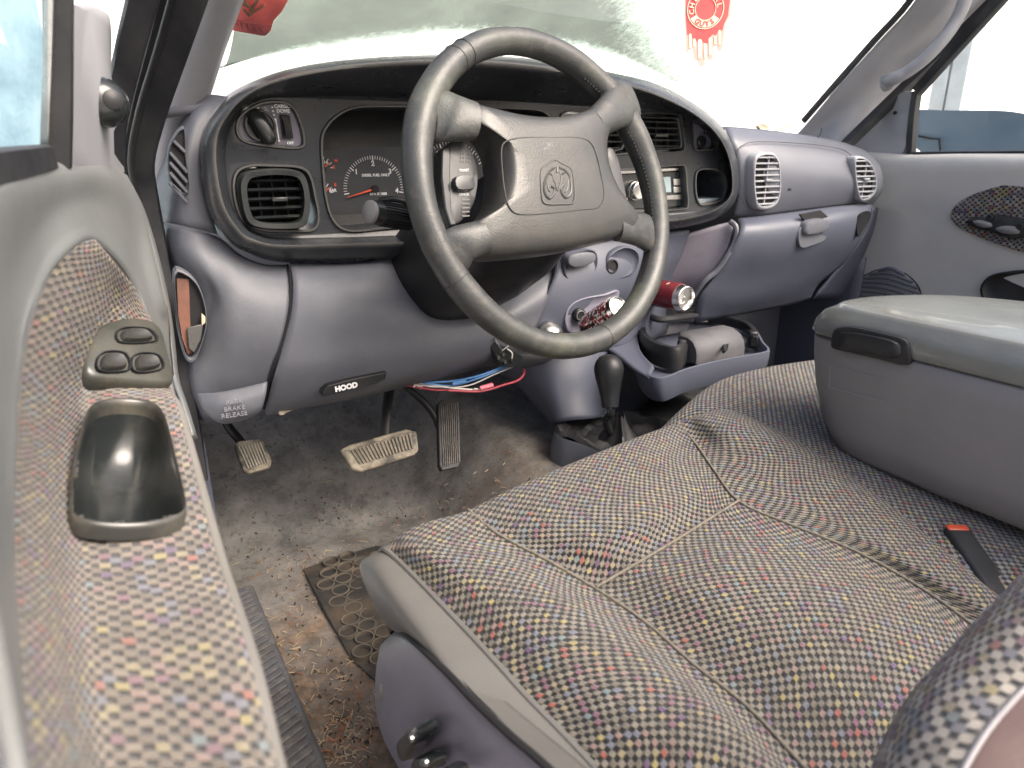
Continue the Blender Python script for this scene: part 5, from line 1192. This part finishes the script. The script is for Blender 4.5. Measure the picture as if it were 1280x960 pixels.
# buckle
bk_ = thing('seat_belt_buckle', 'black seat belt buckle with orange red button between the cushions', 'seat belt buckle', PS(1215, 700))
bA = PS(1192, 664, .004); bB = PS(1262, 765, -.01); bd_ = (bB-bA).normalized(); bs_ = bd_.cross(ZZ).normalized(); bn = bs_.cross(bd_)
bl = (bB-bA).length
link(box_mesh((bA+bB)/2, (bl, .026, .017), (bd_, bs_, bn)), 'buckle_body', 'rubber', bk_, bev=.004)
link(box_mesh(bA+bd_*.003, (.009, .022, .0185), (bd_, bs_, bn)), 'release_button', 'buckle', bk_, bev=.002)
link(tube_mesh(crv([bB-bd_*.02, bB+bd_*.04-ZZ*.01, bB+bd_*.10-ZZ*.03], 4), .012, 8, flat=.4), 'belt_stalk', 'black', bk_)
# ================================================================== CONSOLE
co = thing('centre_console', 'folded down grey centre console armrest with shiny worn lid', 'console', (.08, .3, -.3))
def outline(grow=0, fy=0):
    pts = [(-.055,-.30),(-.055,-.1),(-.053,.1),(-.052,.3),(-.051,.44),(-.048,.505),(-.037,.538),(-.012,.553),(.04,.553),(.095,.542),(.142,.520),(.176,.485),(.200,.44),(.213,.37),(.222,.25),(.226,.1),(.228,-.1),(.228,-.30)]
    c = Vector((.08, .1, 0)); out = []
    for x, y in pts:
        out.append(Vector((x+(grow if x > c.x else -grow), y+(fy if y > .4 else 0)+(grow if y > .4 else 0), 0)))
    return out
def lay(z, g=0, fy=0, tilt=0): return [p+ZZ*(z-.02*(p.y-.3)*tilt) for p in crv(outline(g, fy), 3)]
body = [lay(-.372, -.012, -.055), lay(-.362, -.004, -.045), lay(-.335, -.001, -.030), lay(-.29, 0, -.012), lay(-.25, 0, -.003), lay(-.226, 0, 0), lay(-.223, -.003, -.002), lay(-.222, -.02, -.01)]
link(loft(body), 'console_body', 'console', co, ang=50)
lidr = [lay(-.2215, -.01, -.01), lay(-.221, .0005, .001), lay(-.218, .002, .002), lay(-.205, .001, .0), lay(-.193, -.003, -.004), lay(-.186, -.009, -.010), lay(-.186, -.009, -.010)]
lb9 = lidr[-1]; lc = sum(lb9, Vector())/len(lb9)
for s_, z_ in ((.985, -.1822), (.96, -.1812), (.88, -.1802), (.7, -.1795), (.4, -.179), (.02, -.179)): lidr.append([Vector((lc.x+(p.x-lc.x)*s_, lc.y+(p.y-lc.y)*s_, z_)) for p in lb9])
lid_ = link(loft(lidr), 'console_lid', 'lid', co, ang=60)
def cx_(px, py, o=0): return X(px, py, -.0555-o)
la = crv([cx_(a, b) for a, b in [(1040,425),(1043,413),(1055,408),(1080,411),(1110,418),(1130,424),(1136,434),(1136,456),(1100,449),(1060,440),(1041,435)]], 3, True)
lo_ = link(pillow(la, XN, [(1, -.01), (1, .001), (.97, .002)]), 'latch_surround', 'black', co)
lb_ = crv([cx_(a, b, .003) for a, b in [(1046,425),(1050,416),(1065,415),(1095,420),(1118,426),(1126,434),(1124,446),(1105,446),(1070,439),(1050,434)]], 3, True)
link(pillow(lb_, XN, [(1, -.003), (1, .0015), (.94, .0035), (.6, .0045)]), 'lid_latch', 'black', lo_)
# faint rectangle left by a removed label
o = [cx_(a, b, .0006) for a, b in [(1038,458),(1106,474),(1108,503),(1036,484)]]
tube('label_outline', o+[o[0]], .0004, M['seatp'], co, smooth=0, seg=5)
# ================================================================== WINDSHIELD + STICKER + FRESHENER
ws = thing('windshield', 'bright hazy windshield above the dashboard', 'windshield', (0, 1.1, .2))
wr_ = [[Y(a, b, c) for a, b, c in r] for r in [[(255,-90,.90),(450,-90,.86),(700,-90,.84),(950,-90,.85),(1190,-90,.88)], [(272,0,1.02),(460,0,.98),(690,0,.965),(930,0,.97),(1145,0,.99)], [(225,90,1.20),(430,80,1.15),(680,75,1.14),(900,85,1.14),(1065,90,1.13)], [(170,170,1.38),(400,160,1.34),(660,160,1.33),(860,165,1.32),(1000,176,1.24)]]]
link(surf(wr_, 6, 6), 'windshield_glass', 'glass', ws)
def WS(px, py, pull=.985):
    # point on the windshield: follow its curve between the sampled rows
    s = [(-90, .86), (0, .975), (80, 1.145), (165, 1.33)]
    for (y0, d0), (y1, d1) in zip(s, s[1:]):
        if py <= y1 or y1 == 165: return Y(px, py, (d0+(d1-d0)*(py-y0)/(y1-y0))*pull)
fr1 = [[(250,150),(262,84),(285,74),(310,-80)], [(330,140),(335,72),(350,50),(400,-80)], [(400,130),(405,62),(420,35),(480,-80)], [(500,125),(505,50),(520,20),(560,-80)], [(600,120),(605,46),(620,18),(640,-80)], [(700,120),(705,60),(705,30),(690,-80)], [(780,130),(785,78),(770,50),(720,-80)], [(850,150),(845,108),(820,70),(745,-80)], [(935,175),(910,140),(880,100),(765,-80)]]
fm = surf([[WS(a, b) for a, b in r[1:]] for r in fr1], 10, 8, uvs=lambda p, u, v: (u, v))
# uv.x = left to right, uv.y = bottom to top
l = fm.uv_layers['UVMap']
for d in l.data: d.uv = (d.uv[1] if False else d.uv[0], d.uv[1])
tag(link(fm, 'windshield_frost', 'frost', None), 'grey green dusty frost film on the upper left of the windshield', 'frost', kind='stuff')
stx = thing('inspection_sticker', 'faded red sticker in the upper left corner of the windshield', 'sticker', WS(325, 20, .97))
so2 = link(fill([[WS(a, b, .968) for a, b in [(301,-45),(385,-45),(352,14),(342,25),(338,38),(332,44),(326,44),(288,37)]]]), 'sticker_sheet', plastic('sticker_red', (.80, .16, .14), .6, (.72, .13, .12), 30, gs=0), stx, solid=.0006)
lf = []
def wt(px, r=.0012): lf.append(tube_mesh(crv([WS(a, b, .966) for a, b in px], 5), r, 5))
wt([(315,14),(312,8),(306,2),(304,-6)], .0018); wt([(315,14),(318,6),(322,0),(328,-6)], .0018); wt([(312,18),(322,12),(330,6)], .0015); wt([(311,20),(304,12)], .0015); wt([(300,4),(310,9)]); wt([(313,18),(316,10)], .0022)
link(join(lf), 'sticker_leaf_mark', plastic('sticker_mark', (.28, .16, .10), .6, gs=0), so2)
link(join([tube_mesh([WS(a, b, .966), WS(c, d, .966)], .0005, 4) for a, b, c, d in [(292,28,296,34),(299,29,301,36),(305,30,309,37),(312,32,314,38),(320,33,322,40),(293,25,340,32),(326,34,330,40)]]), 'sticker_print', plastic('sticker_print', (.45, .16, .15), .6, gs=0), so2)
# air freshener
af = thing('air_freshener', 'red dripping card air freshener hanging in front of the windshield', 'air freshener', D(882, 0, .95))
AN = -FH
def fp_(px, py, o=0): return PL(px, py, D(882, 30, .95)-AN*o*-1, AN)
W_, S_ = (857, 915), 1
outl = [(856,-60),(914,-60),(915,0),(913,20),(908,28),(905,45),(903,60),(900,65),(897,62),(896,57),(892,60),(891,73),(888,76),(885,74),(882,71),(881,81),(877,84),(874,81),(872,76),(869,75),(867,70),(866,60),(862,62),(860,66),(857,63),(857,40),(856,15)]
afo = link(prism([fp_(a, b) for a, b in outl], AN*-.0015), 'card', plastic('card_edge', (.66, .42, .36), .6), af, smooth=False)
red = [(858.5,-58),(912,-58),(912.5,0),(910,20),(905,30),(903,38),(899,36),(895,44),(892,42),(888,46),(885,54),(881,54),(877,51),(873,53),(869,49),(866,48),(863,41),(859.5,44),(858,20)]
link(prism([fp_(a, b, .0006) for a, b in red], AN*-.0004), 'red_print', 'fred', afo, smooth=False)
def strip(a, b, c, d, e): return prism([fp_(a-b, c, .0007), fp_(a-b*.5, c-2, .0007), fp_(a+b*.5, c-2, .0007), fp_(a+b, c, .0007), fp_(a+b*.8, d, .0007), fp_(a-b*.8, d, .0007)], AN*-.0005)
link(join([strip(863,1.6,44,60,0), strip(868,1.6,50,58,0), strip(875,2.6,51,73,0), strip(881.5,2,56,72,0), strip(888,2.2,49,69,0), strip(894,1.5,47,55,0), strip(899.5,1.6,40,56,0)]), 'drip_print', 'cream', afo, smooth=False)
cc_ = fp_(882, 11, .0011); ru, rl = ZZ, RT
u_px = (fp_(892, 11, .0011)-fp_(882, 11, .0011)).length/10
def circ(r0, r1, m, nm, a0=0, a1=360):
    n_ = 48; pts = []
    rows = [[cc_+(RT*math.cos(R(a0+(a1-a0)*k/n_))+ZZ*math.sin(R(a0+(a1-a0)*k/n_)))*r*u_px+AN*h for k in range(n_+1)] for r, h in ((r0, 0), (r0, .0004), (r1, .0004), (r1, 0))]
    return link(grid_mesh(rows), nm, m, afo, smooth=False)
circ(22, 23, 'cream', 'ring_print'); circ(12.5, 13.3, 'cream', 'ring_print'); circ(13.5, 21, 'cream', 'banner_print', 212, 328)
for s_, a in (('G', 237), ('U', 259), ('Y', 281), ('S', 303)):
    d = RT*math.cos(R(a))+ZZ*math.sin(R(a)); text(s_, 8.5*u_px, cc_+d*17.2*u_px+AN*.0008, ZZ.cross(-AN).normalized() and (RT*-math.sin(R(a))+ZZ*math.cos(R(a))), -d, 'fred', afo, bold=.0002)
for s_, a in zip('CHEMICAL', (196, 174, 152, 130, 108, 90, 68, 44)):
    pass
for s_, a in zip('CHEMICAL', (192, 168, 142, 116, 92, 70, 42, 14)):
    d = RT*math.cos(R(a))+ZZ*math.sin(R(a)); text(s_, 8.5*u_px, cc_+d*17.2*u_px+AN*.0004, (RT*math.sin(R(a))-ZZ*math.cos(R(a))), d, 'cream', afo, bold=.0002)
tube('string', [fp_(886, -58), fp_(888, -110), fp_(890, -180)], .0008, 'white', af)
# twigs on the dash by the pillar
tw = thing('dried_leaf_and_twig', 'dried leaf and twig lying at the base of the windshield', 'debris', Y(965, 160, 1.05))
link(pillow([Y(a, b, 1.04) for a, b in [(944,158),(950,154),(957,156),(961,161),(958,165),(948,164)]], Vector((0, -1, .3)), [(1, 0), (.8, .004), (.3, .002)]), 'leaf', 'tan', tw)
tube('twig', [Y(960,167,1.03), Y(972,163,1.04), Y(986,156,1.05)], .003, M['tan'], tw); tube('twig', [Y(900,160,1.05), Y(925,163,1.05), Y(945,165,1.05)], .003, M['rubber'], tw)
tube('twig', [Y(1022,173,1.0), Y(1026,166,1.0), Y(1027,160,1.0)], .0012, M['rubber'], tw)
# ================================================================== OUTSIDE
gnd = link(surf([[Vector((x, y, -1.35)) for x in (-300, -10, 10, 300)] for y in (-300, -10, 10, 300)], 2, 2), 'ground', plastic('pale_concrete', (.55, .54, .52), .9, gs=0, vs=.3), None); gnd['kind'] = 'structure'
gw = thing('white_backdrop', 'blown out white wall added beyond the windshield', 'backdrop', (0, 9, 0))  # bright wall added in place of the white sky beyond the glass
link(box_mesh((10, 11, 2.4), (70, .2, 7.5)), 'wall', plastic('backdrop_white', (.88, .88, .87), .8, gs=0, vs=.4), gw)
pp = thing('wall_post', 'pale post standing outside beyond the passenger window', 'post', (4, 3, 0))
for px0, px1 in ((1165, 1183), (1186, 1205)):
    q0 = X(px0, 140, 4.2); q1 = X(px1, 140, 4.2)
    link(box_mesh((4.2, (q0.y+q1.y)/2, .4), (.12, abs(q1.y-q0.y), 3.6)), 'post', plastic('post_grey', (.42, .46, .48), .7, gs=0), pp)
lw = thing('lilac_panel', 'pale lilac panel outside the gap of the driver door', 'wall panel', (-.9, 2.6, 0))
link(box_mesh((-.55, 3.2, .55), (.60, .05, 2.4)), 'panel', 'paint', lw)
bw = thing('blue_grey_stand_in', 'blurry blue grey stand-in wall outside the driver window', 'wall', (-2.4, 3.2, 0))  # made-up wall; its blotchy blue stands in for blurry reflections in the glass
link(box_mesh((-2.44, 4.2, .2), (3.16, .1, 3.1)), 'wall', plastic('blue_stand_in', (.46, .60, .66), .7, (.16, .28, .36), 2.2, gs=0), bw)
# ================================================================== CAMERA, LIGHT, WORLD
cd = bpy.data.cameras.new('camera'); cam = bpy.data.objects.new('camera', cd); COL.objects.link(cam); S.camera = cam
cam.location = CAM; cd.sensor_width = 36; cd.lens = FP/1280*36; cd.clip_start = .01; cd.clip_end = 2000
mm = Matrix((RT, UP, -FWD)).transposed(); cam.rotation_euler = mm.to_euler()
cd.dof.use_dof = True; cd.dof.focus_distance = .95; cd.dof.aperture_fstop = 7
w = bpy.data.worlds.new('World'); S.world = w; w.use_nodes = True; t = w.node_tree; bg = t.nodes['Background']
sky = t.nodes.new('ShaderNodeTexSky'); sky.sky_type = 'NISHITA'; sky.sun_disc = False
EL, AZ = 48, 150     # sun height, compass heading measured from +Y toward +X
sky.sun_elevation = R(EL); sky.sun_rotation = R(AZ); sky.air_density = 1; sky.dust_density = 9; sky.ozone_density = 1
t.links.new(sky.outputs[0], bg.inputs[0]); bg.inputs[1].default_value = .15
sd2 = bpy.data.lights.new('sun', 'SUN'); sd2.energy = 1.35; sd2.angle = R(38); sd2.color = (1, .965, .91)
so3 = bpy.data.objects.new('sun', sd2); COL.objects.link(so3)
dv2 = Vector((math.sin(R(AZ))*math.cos(R(EL)), math.cos(R(AZ))*math.cos(R(EL)), math.sin(R(EL))))
so3.rotation_euler = dv2.to_track_quat('Z', 'Y').to_euler()
S.view_settings.view_transform = 'Standard'; S.view_settings.look = 'None'; S.view_settings.exposure = 1.27; S.view_settings.gamma = 1
S.cycles.max_bounces = 10; S.cycles.transparent_max_bounces = 12; S.cycles.use_denoising = True
